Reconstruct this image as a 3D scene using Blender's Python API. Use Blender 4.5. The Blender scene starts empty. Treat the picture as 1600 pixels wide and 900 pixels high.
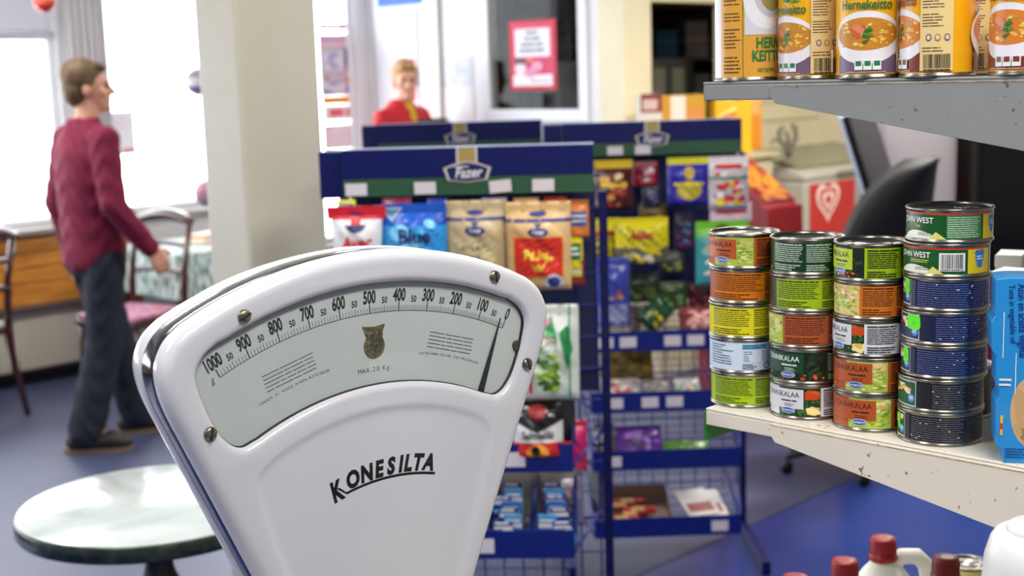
import bpy, bmesh, math, random
from math import sin, cos, pi, radians, atan2, hypot, sqrt, asin
from mathutils import Vector, Matrix
from mathutils.geometry import tessellate_polygon
random.seed(7)
sc = bpy.context.scene
COL = sc.collection

# ---------------------------------------------------------------- camera, world, lights, exposure
EYE = Vector((0, 0, 1.65)); FPX = 2100.0
PIT = math.atan(334 / 2100.0)
_d = Vector((400.0, 13200.0)).normalized()
_dn = Vector((_d.x * cos(PIT), _d.y * cos(PIT), sin(PIT)))
_z = Vector((0, 0, 1)); _Y = (_z - _dn * _dn.z).normalized(); _X = _Y.cross(-_dn)
CM = Matrix((_X, _Y, -_dn))                       # camera (right, down, forward) -> world
R_, D_, F_ = CM.col[0], CM.col[1], CM.col[2]
cam = bpy.data.cameras.new('camera'); camo = bpy.data.objects.new('camera', cam); COL.objects.link(camo)
m = Matrix.Identity(4)
for i in range(3):
    m[i][0] = R_[i]; m[i][1] = -D_[i]; m[i][2] = -F_[i]; m[i][3] = EYE[i]
camo.matrix_world = m
cam.sensor_width = 36; cam.lens = FPX / 1600 * 36; cam.clip_start = 0.05; cam.clip_end = 100
cam.dof.use_dof = True; cam.dof.focus_distance = 1.36; cam.dof.aperture_fstop = 6.4
sc.camera = camo

def ray(px, py):
    return CM @ Vector(((px - 800) / FPX, (py - 450) / FPX, 1.0))
def at(px, py, Y):                                # the point at distance Y in front that the photo shows at px, py
    r = ray(px, py); return EYE + r * (Y / r.y)
EU = Vector((.702, .712, 0)).normalized(); EV = Vector((-EU.y, EU.x, 0))
ANG = atan2(EU.y, EU.x)
def pxof(p):                                       # column of the photo at which a point shows
    c = CM.transposed() @ (Vector(p) - EYE); return 800 + FPX * c[0] / c[2]
def W(u, v, z): return EU * u + EV * v + Vector((0, 0, z))

sc.view_settings.view_transform = 'Standard'; sc.view_settings.look = 'None'
sc.view_settings.gamma = 1; sc.view_settings.use_curve_mapping = False
sc.view_settings.exposure = 0.55

wd = bpy.data.worlds.new('sky'); sc.world = wd; wd.use_nodes = True
bg = wd.node_tree.nodes['Background']; bg.inputs[0].default_value = (.91, .95, 1, 1); bg.inputs[1].default_value = 7.0
def area(name, loc, rot, sx, sy, power, color=(1, 1, 1), portal=False):
    l = bpy.data.lights.new(name, 'AREA'); l.shape = 'RECTANGLE'; l.size = sx; l.size_y = sy
    l.energy = power; l.color = color
    o = bpy.data.objects.new(name, l); o.location = loc; o.rotation_euler = rot; COL.objects.link(o)
    if portal: l.cycles.is_portal = True
    return o
WALLV = 7.24
# portals sit in the window openings and only guide the sky light
area('window_daylight', W(1.0, WALLV + .02, 1.5), (radians(90), 0, ANG + pi), 8.5, 1.5, 10, portal=True)
area('side_daylight', W(5.0, WALLV + .02, 1.7), (radians(90), 0, ANG + pi), 2.0, 1.8, 10, portal=True)
CEIL = 2.95
# unseen ceiling fluorescents, no fittings built; one near the camera added as fill
for (x, y, p) in ((.5, .2, 34), (-1.6, .4, 26), (-1.2, 2.4, 14), (.8, 2.6, 26), (-2.6, 5.6, 34), (.6, 5.6, 24), (2.4, 6.0, 95)):
    area('ceiling_and_fill_light', (x, y, CEIL - .07), (0, 0, ANG), 1.2, .3, p, (1, .97, .9))

# ---------------------------------------------------------------- materials
def lin(c):
    return tuple(((v / 255) / 12.92 if v / 255 <= .04045 else (((v / 255) + .055) / 1.055) ** 2.4) for v in c)
MATS = {}
def mat(c, r=.5, metal=0., spec=.5, emit=0., coat=0., name=None):
    key = (tuple(c), r, metal, spec, emit, coat)
    if key in MATS: return MATS[key]
    m = bpy.data.materials.new(name or 'paint'); m.use_nodes = True
    b = m.node_tree.nodes['Principled BSDF']; l = lin(c)
    b.inputs['Base Color'].default_value = (*l, 1); b.inputs['Roughness'].default_value = r
    b.inputs['Metallic'].default_value = metal; b.inputs['Specular IOR Level'].default_value = spec
    if coat: b.inputs['Coat Weight'].default_value = coat; b.inputs['Coat Roughness'].default_value = .05
    if emit:
        b.inputs['Emission Color'].default_value = (*l, 1); b.inputs['Emission Strength'].default_value = emit
    MATS[key] = m; return m
def nmat(name, stops, scale=5, detail=6, r=.5, metal=0., spec=.5, stretch=(1, 1, 1), bump=0., dist=0., coat=0., rvar=0.):
    """noise driven colour ramp in object space; stops = [(pos, rgb)...]"""
    m = bpy.data.materials.new(name); m.use_nodes = True; nt = m.node_tree; b = nt.nodes['Principled BSDF']
    tc = nt.nodes.new('ShaderNodeTexCoord'); mp = nt.nodes.new('ShaderNodeMapping'); mp.inputs['Scale'].default_value = stretch
    no = nt.nodes.new('ShaderNodeTexNoise'); no.inputs['Scale'].default_value = scale; no.inputs['Detail'].default_value = detail
    no.inputs['Distortion'].default_value = dist
    cr = nt.nodes.new('ShaderNodeValToRGB'); e = cr.color_ramp.elements
    e[0].position, e[0].color = stops[0][0], (*lin(stops[0][1]), 1)
    e[1].position, e[1].color = stops[-1][0], (*lin(stops[-1][1]), 1)
    for p, c in stops[1:-1]:
        q = e.new(p); q.color = (*lin(c), 1)
    L = nt.links.new
    L(tc.outputs['Object'], mp.inputs[0]); L(mp.outputs[0], no.inputs[0]); L(no.outputs[0], cr.inputs[0]); L(cr.outputs[0], b.inputs['Base Color'])
    b.inputs['Roughness'].default_value = r; b.inputs['Metallic'].default_value = metal; b.inputs['Specular IOR Level'].default_value = spec
    if coat: b.inputs['Coat Weight'].default_value = coat; b.inputs['Coat Roughness'].default_value = .04
    if bump:
        bp = nt.nodes.new('ShaderNodeBump'); bp.inputs['Strength'].default_value = bump; bp.inputs['Distance'].default_value = .01
        L(no.outputs[0], bp.inputs['Height']); L(bp.outputs[0], b.inputs['Normal'])
    if rvar:
        mr = nt.nodes.new('ShaderNodeMapRange'); mr.inputs[3].default_value = r - rvar; mr.inputs[4].default_value = r + rvar
        L(no.outputs[0], mr.inputs[0]); L(mr.outputs[0], b.inputs['Roughness'])
    return m
def glassmat(name, tint=(1, 1, 1), refl=.045, rough=.02):
    m = bpy.data.materials.new(name); m.use_nodes = True; nt = m.node_tree; nt.nodes.clear()
    o = nt.nodes.new('ShaderNodeOutputMaterial'); t = nt.nodes.new('ShaderNodeBsdfTransparent'); g = nt.nodes.new('ShaderNodeBsdfGlossy')
    t.inputs[0].default_value = (*tint, 1); g.inputs['Roughness'].default_value = rough
    lw = nt.nodes.new('ShaderNodeLayerWeight'); lw.inputs[0].default_value = .5
    pw = nt.nodes.new('ShaderNodeMath'); pw.operation = 'POWER'; pw.inputs[1].default_value = 4.0
    f = nt.nodes.new('ShaderNodeMath'); f.operation = 'MULTIPLY_ADD'; f.inputs[1].default_value = .7; f.inputs[2].default_value = refl
    mx = nt.nodes.new('ShaderNodeMixShader'); L = nt.links.new
    L(lw.outputs['Facing'], pw.inputs[0]); L(pw.outputs[0], f.inputs[0])
    L(f.outputs[0], mx.inputs[0]); L(t.outputs[0], mx.inputs[1]); L(g.outputs[0], mx.inputs[2]); L(mx.outputs[0], o.inputs[0])
    return m
CHROME = mat((150, 148, 144), .16, 1., name='chrome')
TIN = mat((142, 138, 128), .27, 1., name='tinplate')
GOLDTIN = mat((205, 190, 140), .25, 1., name='gold_tinplate')
BLACK = mat((14, 14, 16), .5, name='black')
WHITE = mat((232, 232, 232), .5, name='white')
INK = mat((25, 25, 28), .6, name='ink')
GLASS = glassmat('clear_glass')
NAVY = mat((5, 15, 84), .4, 0., .3, name='navy_paint')
BLUE = mat((8, 30, 116), .4, 0., .35, name='blue_paint')
GREEN = mat((36, 80, 54), .45, name='green_strip')
PAPER = mat((206, 206, 214), .6, name='paper')

# ---------------------------------------------------------------- geometry helpers
class MB:
    """collects shapes, then links them as one mesh object"""
    def __init__(s): s.v = []; s.f = []; s.mi = []; s.sm = []; s.mats = []
    def m(s, mt):
        if mt not in s.mats: s.mats.append(mt)
        return s.mats.index(mt)
    def add(s, vs, fs, mt, smooth=False, mx=None):
        o = len(s.v); k = s.m(mt)
        s.v += [tuple(mx @ Vector(p)) if mx is not None else tuple(p) for p in vs]
        for f in fs: s.f.append([o + i for i in f]); s.mi.append(k); s.sm.append(smooth)
        return s
    def box(s, a, b, mt, mx=None):
        x0, y0, z0 = a; x1, y1, z1 = b
        vs = [(x0, y0, z0), (x1, y0, z0), (x1, y1, z0), (x0, y1, z0), (x0, y0, z1), (x1, y0, z1), (x1, y1, z1), (x0, y1, z1)]
        return s.add(vs, [(0, 3, 2, 1), (4, 5, 6, 7), (0, 1, 5, 4), (1, 2, 6, 5), (2, 3, 7, 6), (3, 0, 4, 7)], mt, False, mx)
    def lathe(s, prof, mt, n=32, c=(0, 0, 0), mx=None, sx=1, sy=1):
        vs = []; fs = []
        for r, z in prof:
            for i in range(n):
                a = 2 * pi * i / n; vs.append((c[0] + r * cos(a) * sx, c[1] + r * sin(a) * sy, c[2] + z))
        for j in range(len(prof) - 1):
            for i in range(n):
                k = (i + 1) % n; fs.append((j * n + i, j * n + k, (j + 1) * n + k, (j + 1) * n + i))
        if prof[0][0] > 1e-6: fs.append(tuple(range(n - 1, -1, -1)))
        if prof[-1][0] > 1e-6: fs.append(tuple((len(prof) - 1) * n + i for i in range(n)))
        return s.add(vs, fs, mt, True, mx)
    def tube(s, pts, r, mt, n=8, closed=False, mx=None):
        pts = [Vector(p) for p in pts]; rs = r if isinstance(r, (list, tuple)) else [r] * len(pts)
        vs = []; fs = []; N = len(pts); up = None
        for i, p in enumerate(pts):
            a = pts[(i - 1) % N] if (closed or i > 0) else p; b = pts[(i + 1) % N] if (closed or i < N - 1) else p
            t = (b - a).normalized()
            if up is None: up = Vector((0, 0, 1)) if abs(t.z) < .9 else Vector((1, 0, 0))
            x = t.cross(up).normalized(); y = x.cross(t).normalized(); up = y
            for k in range(n):
                an = 2 * pi * k / n; vs.append(p + (x * cos(an) + y * sin(an)) * rs[i])
        for i in range(N if closed else N - 1):
            j = (i + 1) % N
            for k in range(n):
                l = (k + 1) % n; fs.append((i * n + k, j * n + k, j * n + l, i * n + l))
        if not closed: fs += [tuple(range(n)), tuple((N - 1) * n + k for k in range(n - 1, -1, -1))]
        return s.add(vs, fs, mt, n > 4, mx)
    def prism(s, poly, y0, y1, mt, mx=None, axis='y'):
        """polygon in x,z extruded along y (axis='y'), or in x,y extruded along z"""
        n = len(poly)
        A = [(p[0], y0, p[1]) if axis == 'y' else (p[0], p[1], y0) for p in poly]
        B = [(p[0], y1, p[1]) if axis == 'y' else (p[0], p[1], y1) for p in poly]
        fs = [(i, (i + 1) % n, n + (i + 1) % n, n + i) for i in range(n)] + [tuple(range(n - 1, -1, -1)), tuple(range(n, 2 * n))]
        return s.add(A + B, fs, mt, False, mx)
    def build(s, name, parent=None, bevel=0., mx=None, seg=2, fix=True):
        me = bpy.data.meshes.new(name); me.from_pydata(s.v, [], s.f)
        for mt in s.mats: me.materials.append(mt)
        for i, p in enumerate(me.polygons): p.material_index = s.mi[i]; p.use_smooth = s.sm[i]
        if fix:
            bm = bmesh.new(); bm.from_mesh(me); bmesh.ops.recalc_face_normals(bm, faces=bm.faces); bm.to_mesh(me); bm.free()
        me.update(); o = bpy.data.objects.new(name, me); COL.objects.link(o)
        if parent is not None: o.parent = parent
        if mx is not None: o.matrix_local = mx
        if bevel:
            b = o.modifiers.new('bevel', 'BEVEL'); b.width = bevel; b.segments = seg; b.limit_method = 'ANGLE'; b.angle_limit = radians(40)
            b.harden_normals = False
        return o
def smooth_angle(o, deg=35):
    me = o.data
    bm = bmesh.new(); bm.from_mesh(me)
    for e in bm.edges:
        if len(e.link_faces) == 2: e.smooth = e.calc_face_angle(0) < radians(deg)
    for f in bm.faces: f.smooth = True
    bm.to_mesh(me); bm.free(); return o
def tag(o, label=None, cat=None, group=None, kind=None):
    if label: o['label'] = label
    if cat: o['category'] = cat
    if group: o['group'] = group
    if kind: o['kind'] = kind
    return o
def thing(name, label, cat, loc=(0, 0, 0), rz=0., group=None):
    o = bpy.data.objects.new(name, None); o.empty_display_size = .05; COL.objects.link(o)
    o.location = loc; o.rotation_euler = (0, 0, rz); return tag(o, label, cat, group)
def dup(root, loc, rz, label, group=None):
    r = root.copy(); COL.objects.link(r); r.location = loc; r.rotation_euler = (0, 0, rz); r['label'] = label
    if group: r['group'] = group
    for ch in list(root.children):
        c = ch.copy(); COL.objects.link(c); c.parent = r
        for g in list(ch.children):
            d = g.copy(); COL.objects.link(d); d.parent = c
    return r
def struct(o): o['kind'] = 'structure'; return o

_TX = {}
def text_geo(body, off=0.):
    k = (body, off)
    if k in _TX: return _TX[k]
    cu = bpy.data.curves.new('lettering', 'FONT'); cu.body = body; cu.resolution_u = 3; cu.offset = off
    o = bpy.data.objects.new('lettering', cu); me = o.to_mesh()
    vs = [(v.co.x, v.co.y) for v in me.vertices]; fs = [tuple(p.vertices) for p in me.polygons]
    o.to_mesh_clear(); bpy.data.objects.remove(o); bpy.data.curves.remove(cu)
    _TX[k] = (vs, fs); return _TX[k]

class Art:
    """flat printed artwork: coloured patches in (u, v) laid in thin ink layers, wrapped on a surface by a mapper(u, v, height)"""
    def __init__(s, eps=.00006): s.p = []; s.n = 0; s.eps = eps
    def lay(s): s.n += 1; return s.n * s.eps
    def rect(s, u0, v0, u1, v1, mt, du=None, h=None):
        h = s.lay() if h is None else h
        nu = max(1, int(abs(u1 - u0) / du + .99)) if du else 1; nv = max(1, int(abs(v1 - v0) / du + .99)) if du else 1
        vs = [(u0 + (u1 - u0) * i / nu, v0 + (v1 - v0) * j / nv) for j in range(nv + 1) for i in range(nu + 1)]
        fs = [(j * (nu + 1) + i, j * (nu + 1) + i + 1, (j + 1) * (nu + 1) + i + 1, (j + 1) * (nu + 1) + i) for j in range(nv) for i in range(nu)]
        s.p.append((vs, fs, mt, h)); return s
    def poly(s, pts, mt, h=None):
        s.p.append((list(pts), [tuple(range(len(pts)))], mt, s.lay() if h is None else h)); return s
    def ell(s, u, v, a, b, mt, n=18, rot=0., h=None):
        pts = [(u, v)] + [(u + a * cos(t) * cos(rot) - b * sin(t) * sin(rot), v + a * cos(t) * sin(rot) + b * sin(t) * cos(rot)) for t in [2 * pi * i / n for i in range(n)]]
        s.p.append((pts, [(0, 1 + i, 1 + (i + 1) % n) for i in range(n)], mt, s.lay() if h is None else h)); return s
    def text(s, body, u, v, size, mt, sx=1., al='l', off=0., rot=0., shear=0., h=None):
        vs, fs = text_geo(body, off)
        if not vs: return s
        w = max(p[0] for p in vs) * size * sx; o = {'l': 0, 'c': -w / 2, 'r': -w}[al]
        q = []
        for x, y in vs:
            X = x * size * sx + o + y * size * shear; Y = y * size
            q.append((u + X * cos(rot) - Y * sin(rot), v + X * sin(rot) + Y * cos(rot)))
        s.p.append((q, fs, mt, s.lay() if h is None else h)); return s
    def lines(s, u0, v1, u1, v0, n, mt, seed=0, fill=.62, rag=.25, rot=0., c=None):
        """a block of print too fine to read: n rows of word-length strokes"""
        rnd = random.Random(seed); h = s.lay(); P = (v1 - v0) / n
        c = c or ((u0 + u1) / 2, (v0 + v1) / 2)
        for i in range(n):
            y = v1 - (i + .5) * P; x = u0; end = u1 - rnd.random() * rag * (u1 - u0)
            while x < end:
                w = min(P * (1.5 + rnd.random() * 4.5), end - x); t = P * fill * .42
                q = [(x, y - t), (x + w, y - t), (x + w, y + t), (x, y + t)]
                if rot: q = [(c[0] + (a - c[0]) * cos(rot) - (b - c[1]) * sin(rot), c[1] + (a - c[0]) * sin(rot) + (b - c[1]) * cos(rot)) for a, b in q]
                s.p.append((q, [(0, 1, 2, 3)], mt, h)); x += w + P * .3
        return s
    def bars(s, u0, v0, u1, v1, mt, seed=0):
        rnd = random.Random(seed); h = s.lay(); x = u0; W_ = (u1 - u0) / 45
        while x < u1:
            w = W_ * rnd.choice((.6, .6, 1.2, 1.8)); s.p.append(([(x, v0), (x + w, v0), (x + w, v1), (x, v1)], [(0, 1, 2, 3)], mt, h)); x += w + W_ * rnd.choice((.7, .7, 1.3))
        return s
    def blobs(s, u0, v0, u1, v1, n, mts, size, seed=0, asp=1.6):
        rnd = random.Random(seed); h = s.lay()
        for i in range(n):
            a = size * (.6 + .8 * rnd.random()); u = u0 + a + (u1 - u0 - 2 * a) * rnd.random(); v = v0 + a * .8 + (v1 - v0 - 1.6 * a) * rnd.random()
            s.ell(u, v, a, a / asp, rnd.choice(mts), 9, rnd.random() * .9 - .45, h + (i % 12) * s.eps * .3)
        s.n += 4
        return s
    def build(s, name, mapper, parent, label=None, cut=0., cutv=0.):
        mb = MB()
        for vs, fs, mt, h in s.p: mb.add([(a, b, h) for a, b in vs], fs, mt, False)
        o = mb.build(name, parent, fix=False); me = o.data
        if cut or cutv:                            # cut the flat print into strips so that it can follow a curved surface
            bm = bmesh.new(); bm.from_mesh(me)
            for ax, st in ((0, cut), (1, cutv)):
                if not st: continue
                no = Vector((1, 0, 0)) if ax == 0 else Vector((0, 1, 0))
                lo = min(v.co[ax] for v in bm.verts); hi = max(v.co[ax] for v in bm.verts); k = math.ceil(lo / st + .01)
                while k * st < hi - 1e-6:
                    bmesh.ops.bisect_plane(bm, geom=bm.verts[:] + bm.edges[:] + bm.faces[:], plane_co=no * (k * st), plane_no=no, dist=1e-7); k += 1
            bm.to_mesh(me); bm.free()
        for v in me.vertices: v.co = mapper(*v.co)
        me.update()
        if label: o['label'] = label
        return o
def cylmap(R):
    return lambda u, v, h: ((R + h) * sin(u / R), -(R + h) * cos(u / R), v)
def flatmap(y=0., z=0.):
    return lambda u, v, h: (u, y - h, v + z)
# ---------------------------------------------------------------- room shell (axes u, v turned 45 degrees to the view)
RM = Matrix.Rotation(ANG, 4, 'Z')
WALLW = nmat('white_wall', [(.3, (222, 222, 226)), (.7, (232, 232, 234))], 3, r=.6)
BEIGE = nmat('beige_wall', [(.3, (220, 208, 174)), (.7, (232, 221, 190))], 2.5, r=.55)
FLOORM = nmat('blue_vinyl_floor', [(.25, (24, 44, 106)), (.5, (33, 55, 122)), (.8, (50, 70, 132))], 1.1, 8, r=.3, spec=.4, rvar=.08, dist=.4)
FLOORG = nmat('grey_floor_reflection', [(.25, (52, 58, 84)), (.6, (66, 72, 100)), (.85, (80, 86, 108))], 1.4, 8, r=.45, rvar=.08, dist=.4)
b = MB(); b.box((-4.5, -4, -.12), (8.4, 7.6, 0), FLOORM, RM); struct(b.build('floor'))
b = MB(); b.box((1.2, 2.70, 0), (8.3, 7.2, .002), FLOORG, RM); struct(b.build('floor_reflection'))['kind'] = 'structure'  # grey zone: the beige wall's reflection put into the floor colour
b = MB(); b.box((-4.5, -4, CEIL), (8.4, 7.6, CEIL + .1), mat((225, 225, 222), .8), RM); struct(b.build('ceiling'))
V0, V1 = WALLV, WALLV + .16
b = MB()
for a, c, z0, z1 in ((-4.5, 3.73, 0, .875), (-4.5, 3.73, 1.962, CEIL), (-4.5, -3.2, .875, 1.962), (3.73, 3.98, 0, CEIL), (3.98, 5.32, 0, .89),
                     (3.98, 5.32, 2.55, CEIL), (5.32, 5.46, 0, CEIL), (5.46, 5.9, 0, .55), (5.46, 5.9, 2.6, CEIL), (5.9, 8.4, 0, CEIL)):
    b.box((a, V0, z0), (c, V1, z1), WALLW, RM)
struct(b.build('wall_window_side'))
FR = mat((228, 230, 236), .35, name='white_gloss_frame')
def winframe(name, a, c, z0, z1, mull, w=.045):
    b = MB(); y0, y1 = V0 + .03, V0 + .09
    b.box((a, y0, z0), (a + w, y1, z1), FR, RM); b.box((c - w, y0, z0), (c, y1, z1), FR, RM)
    b.box((a + w, y0, z0), (c - w, y1, z0 + w), FR, RM); b.box((a + w, y0, z1 - w), (c - w, y1, z1), FR, RM)
    for q in mull: b.box((q - w / 2, y0, z0 + w), (q + w / 2, y1, z1 - w), FR, RM)
    o = struct(b.build(name, bevel=.004))
    g = MB(); g.box((a + w, V0 + .055, z0 + w), (c - w, V0 + .061, z1 - w), GLASS, RM); g.build('pane', o)
    s = MB(); s.box((a - .03, V0 - .1, z0 - .03), (c + .03, V0 + .05, z0), mat((150, 140, 132), .4), RM); s.build('window_sill', o, bevel=.004)
winframe('window_1', -3.2, 3.73, .875, 1.962, [-1.2, .8, 2.6]); winframe('window_2', 3.98, 5.32, .89, 2.55, []); winframe('window_3', 5.46, 5.9, .55, 2.6, [])
# pine cladding below the first window, with the grooves between the boards
pine = nmat('pine_boards', [(.2, (120, 66, 18)), (.45, (190, 118, 36)), (.7, (214, 146, 54))], 3.2, 8, r=.4, stretch=(1.2, 1.2, 9), dist=.6)
b = MB()
for k in range(6):
    z = .30 + k * .088
    b.box((-3.0, V0 - .022, z), (4.15, V0, z + .083), pine, RM)
b.box((-3.0, V0 - .008, .30), (4.15, V0, .82), mat((70, 38, 14), .7), RM)
o = struct(b.build('trim_1', bevel=.006)); o['kind'] = 'structure'
b = MB(); b.box((-3.0, V0 - .05, .835), (3.76, V0, .872), mat((92, 72, 66), .5), RM); struct(b.build('trim_2', bevel=.004))
b = MB(); b.box((-3.0, V0 - .012, 0), (4.1, V0, .10), mat((24, 24, 34), .6)  , RM); struct(b.build('radiator_shade_strip', bevel=.003))  # dark strip painted in for the shadow under the radiator
b = MB(); b.box((4.1, V0 - .015, 0), (8.0, V0, .11), mat((190, 186, 180), .5), RM); struct(b.build('baseboard_window_side'))
# booth with a glazed front: inner room is dark
BU = 6.01
b = MB()
b.box((BU, 7.19, 0), (BU + .1, V0, CEIL), WALLW, RM); b.box((BU, 6.10, 0), (BU + .1, 6.49, CEIL), WALLW, RM)
b.box((BU, 6.49, 2.3), (BU + .1, 7.19, CEIL), WALLW, RM)
b.box((BU, 5.22, 0), (BU + .1, 6.10, 1.36), WALLW, RM); b.box((BU, 5.22, 2.35), (BU + .1, 6.10, CEIL), WALLW, RM)
struct(b.build('wall_booth_front'))
b = MB(); b.box((BU - .015, 5.0, 0), (BU + .1, 5.23, CEIL), WALLW, RM); struct(b.build('trim_3', bevel=.01))
b = MB(); b.box((BU - .05, 4.93, 0), (BU + .03, 5.125, CEIL), BEIGE, RM); b.box((BU + .03, 4.93, 0), (BU + .2, 5.0, CEIL), BEIGE, RM)
struct(b.build('pillar', bevel=.008))
b = MB()
for a, c, z0, z1 in ((BU + .1, 6.22, 0, CEIL), (6.22, 7.05, 0, 1.12), (6.22, 7.05, 2.045, CEIL), (7.05, 8.1, 0, CEIL)):
    b.box((a, 5.0, z0), (c, 5.1, z1), BEIGE, RM)
struct(b.build('wall_booth_side'))
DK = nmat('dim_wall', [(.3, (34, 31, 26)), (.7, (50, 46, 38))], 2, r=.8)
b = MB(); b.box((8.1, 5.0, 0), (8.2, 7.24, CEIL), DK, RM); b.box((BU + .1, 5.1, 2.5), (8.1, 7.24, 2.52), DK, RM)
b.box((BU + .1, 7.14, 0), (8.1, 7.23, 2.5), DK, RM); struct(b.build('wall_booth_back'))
b = MB(); b.box((8.1, -4, 0), (8.2, 5.0, CEIL), BEIGE, RM); struct(b.build('wall_back'))
b = MB(); b.box((-4.6, -4, 0), (-4.5, 7.4, CEIL), mat((200, 198, 190), .7), RM); struct(b.build('wall_rear'))
b = MB(); b.box((-4.5, -4.1, 0), (8.2, -4, CEIL), mat((200, 198, 190), .7), RM); struct(b.build('wall_right'))
# door leaf with two raised panels, its frame and a letter of notices
b = MB(); b.box((BU - .005, 6.64, .01), (BU + .04, 7.17, 2.28), FR, RM)
b.box((BU - .02, 6.72, 1.0), (BU - .005, 7.10, 2.1), FR, RM); b.box((BU - .02, 6.72, .15), (BU - .005, 7.10, .85), FR, RM)
do = struct(b.build('door_1', bevel=.006))
b = MB(); b.tube([W(BU - .005, 6.69, 1.05), W(BU - .06, 6.69, 1.05), W(BU - .06, 6.78, 1.05)], .009, CHROME); b.build('door_handle', do)
b = MB(); b.box((BU - .03, 6.50, 0), (BU + .05, 6.635, CEIL), mat((214, 210, 202), .5), RM); struct(b.build('trim_4', bevel=.005))
b = MB(); w = .075
a0, a1, z0, z1 = 5.225, 6.12, 1.36, 2.35
b.box((BU - .03, a0, z0), (BU + .02, a0 + w, z1), FR, RM); b.box((BU - .03, a1 - w, z0), (BU + .02, a1, z1), FR, RM)
b.box((BU - .03, a0 + w, z0), (BU + .02, a1 - w, z0 + w), FR, RM); b.box((BU - .03, a0 + w, z1 - w), (BU + .02, a1 - w, z1), FR, RM)
o = struct(b.build('window_4', bevel=.006))
g = MB(); g.box((BU - .008, a0 + w, z0 + w), (BU - .002, a1 - w, z1 - w), glassmat('dim_glass', (.9, .9, .9), .008), RM); g.build('pane', o)
# square column in front
C0 = at(379, 225, 3.38); _zc = C0.z
def _reach(dirv, px):
    lo, hi = 0., .6
    for _ in range(40):
        m_ = (lo + hi) / 2; q = pxof(C0 + dirv * m_)
        if (q < px) == (dirv.x > 0): lo = m_
        else: hi = m_
    return lo
CB_, CA_ = _reach(EU, 504), _reach(EV, 317); C0 = Vector((C0.x, C0.y, 0))
colm = nmat('column_paint', [(.3, (196, 190, 172)), (.7, (204, 199, 184))], 4, r=.5)
b = MB(); b.add([C0 + EU * a + EV * c + Vector((0, 0, z)) for z in (0, CEIL) for a, c in ((0, 0), (CB_, 0), (CB_, CA_), (0, CA_))],
    [(0, 3, 2, 1), (4, 5, 6, 7), (0, 1, 5, 4), (1, 2, 6, 5), (2, 3, 7, 6), (3, 0, 4, 7)], colm)
struct(b.build('column', bevel=.008))
# ---------------------------------------------------------------- the shop scale
YAW = .6588
scale_root = thing('shop_scale', 'white enamelled fan-shaped shop scale with a dial, needle and chrome band', 'scale', (-.139, 1.266, 1.069), YAW)
ENAMEL = nmat('white_enamel', [(.3, (208, 208, 216)), (.7, (216, 216, 223))], 2, 3, r=.2, spec=.5, coat=.2)
def catmull(pts, n=6):
    out = []; N = len(pts)
    for i in range(N - 1):
        p0 = pts[max(i - 1, 0)]; p1 = pts[i]; p2 = pts[i + 1]; p3 = pts[min(i + 2, N - 1)]
        for k in range(n):
            t = k / n
            out.append(tuple(.5 * ((2 * p1[j]) + (-p0[j] + p2[j]) * t + (2 * p0[j] - 5 * p1[j] + 4 * p2[j] - p3[j]) * t * t + (-p0[j] + 3 * p1[j] - 3 * p2[j] + p3[j]) * t ** 3) for j in (0, 1)))
    out.append(pts[-1]); return out
def arcpts(R, a0, a1, st):
    n = max(1, round(abs(a1 - a0) / st)); return [(R * sin(radians(a0 + (a1 - a0) * i / n)), R * cos(radians(a0 + (a1 - a0) * i / n))) for i in range(n + 1)]
def mirror(right):                                 # right half from the top centre down -> closed clockwise outline
    return right + [(-x, z) for x, z in reversed(right) if abs(x) > 1e-6]
outer_r = arcpts(.4195, 0, 24, 2) + catmull([(.1892, .3742), (.2035, .3632), (.2120, .3502), (.2158, .3375), (.2150, .3210), (.2090, .2995), (.1965, .2700), (.1745, .2200), (.1450, .1520), (.1140, .0800), (.0860, .0100), (.0760, -.0300), (.0740, -.0700)], 4)
OUT = mirror(outer_r)
hole_r = arcpts(.389, 0, 23, 1.5) + catmull([(.1625, .3545), (.1740, .3462), (.1815, .3355), (.1830, .3235), (.1765, .3000), (.1670, .2780), (.1585, .2660), (.1505, .2592), (.1415, .2568), (.1330, .2595)], 3) + arcpts(.2905, 25.8, 0, 1.5)
hole_r[-1] = (0, .2905)
HOLE = hole_r[:-1] + [(0, .2905)] + [(-x, z) for x, z in reversed(hole_r[1:-1])]
emb_r = arcpts(.268, 0, 25, 2.5) + catmull([(.1200, .2385), (.1295, .2300), (.1330, .2175), (.1285, .1930), (.1165, .1500), (.0905, .0800), (.0640, .0100), (.0540, -.0200), (.0420, -.0330)], 4) + [(0, -.0330)]
EMB = emb_r[:-1] + [(0, -.0330)] + [(-x, z) for x, z in reversed(emb_r[1:-1])]
def offs(poly, d):                                 # move a clockwise outline inward by d
    n = len(poly); out = []
    for i in range(n):
        a = poly[i - 1]; c = poly[(i + 1) % n]; tx, tz = c[0] - a[0], c[1] - a[1]; l = hypot(tx, tz) or 1
        out.append((poly[i][0] + tz / l * d, poly[i][1] - tx / l * d))
    return out
def ringloft(mb, rings, mt, cap0=False, cap1=False):
    n = len(rings[0][0]); vs = []
    for poly, y in rings: vs += [(x, y, z) for x, z in poly]
    fs = [(j * n + i, j * n + (i + 1) % n, (j + 1) * n + (i + 1) % n, (j + 1) * n + i) for j in range(len(rings) - 1) for i in range(n)]
    if cap0: fs.append(tuple(range(n)))
    if cap1: fs.append(tuple((len(rings) - 1) * n + i for i in range(n - 1, -1, -1)))
    mb.add(vs, fs, mt, True); return mb
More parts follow.
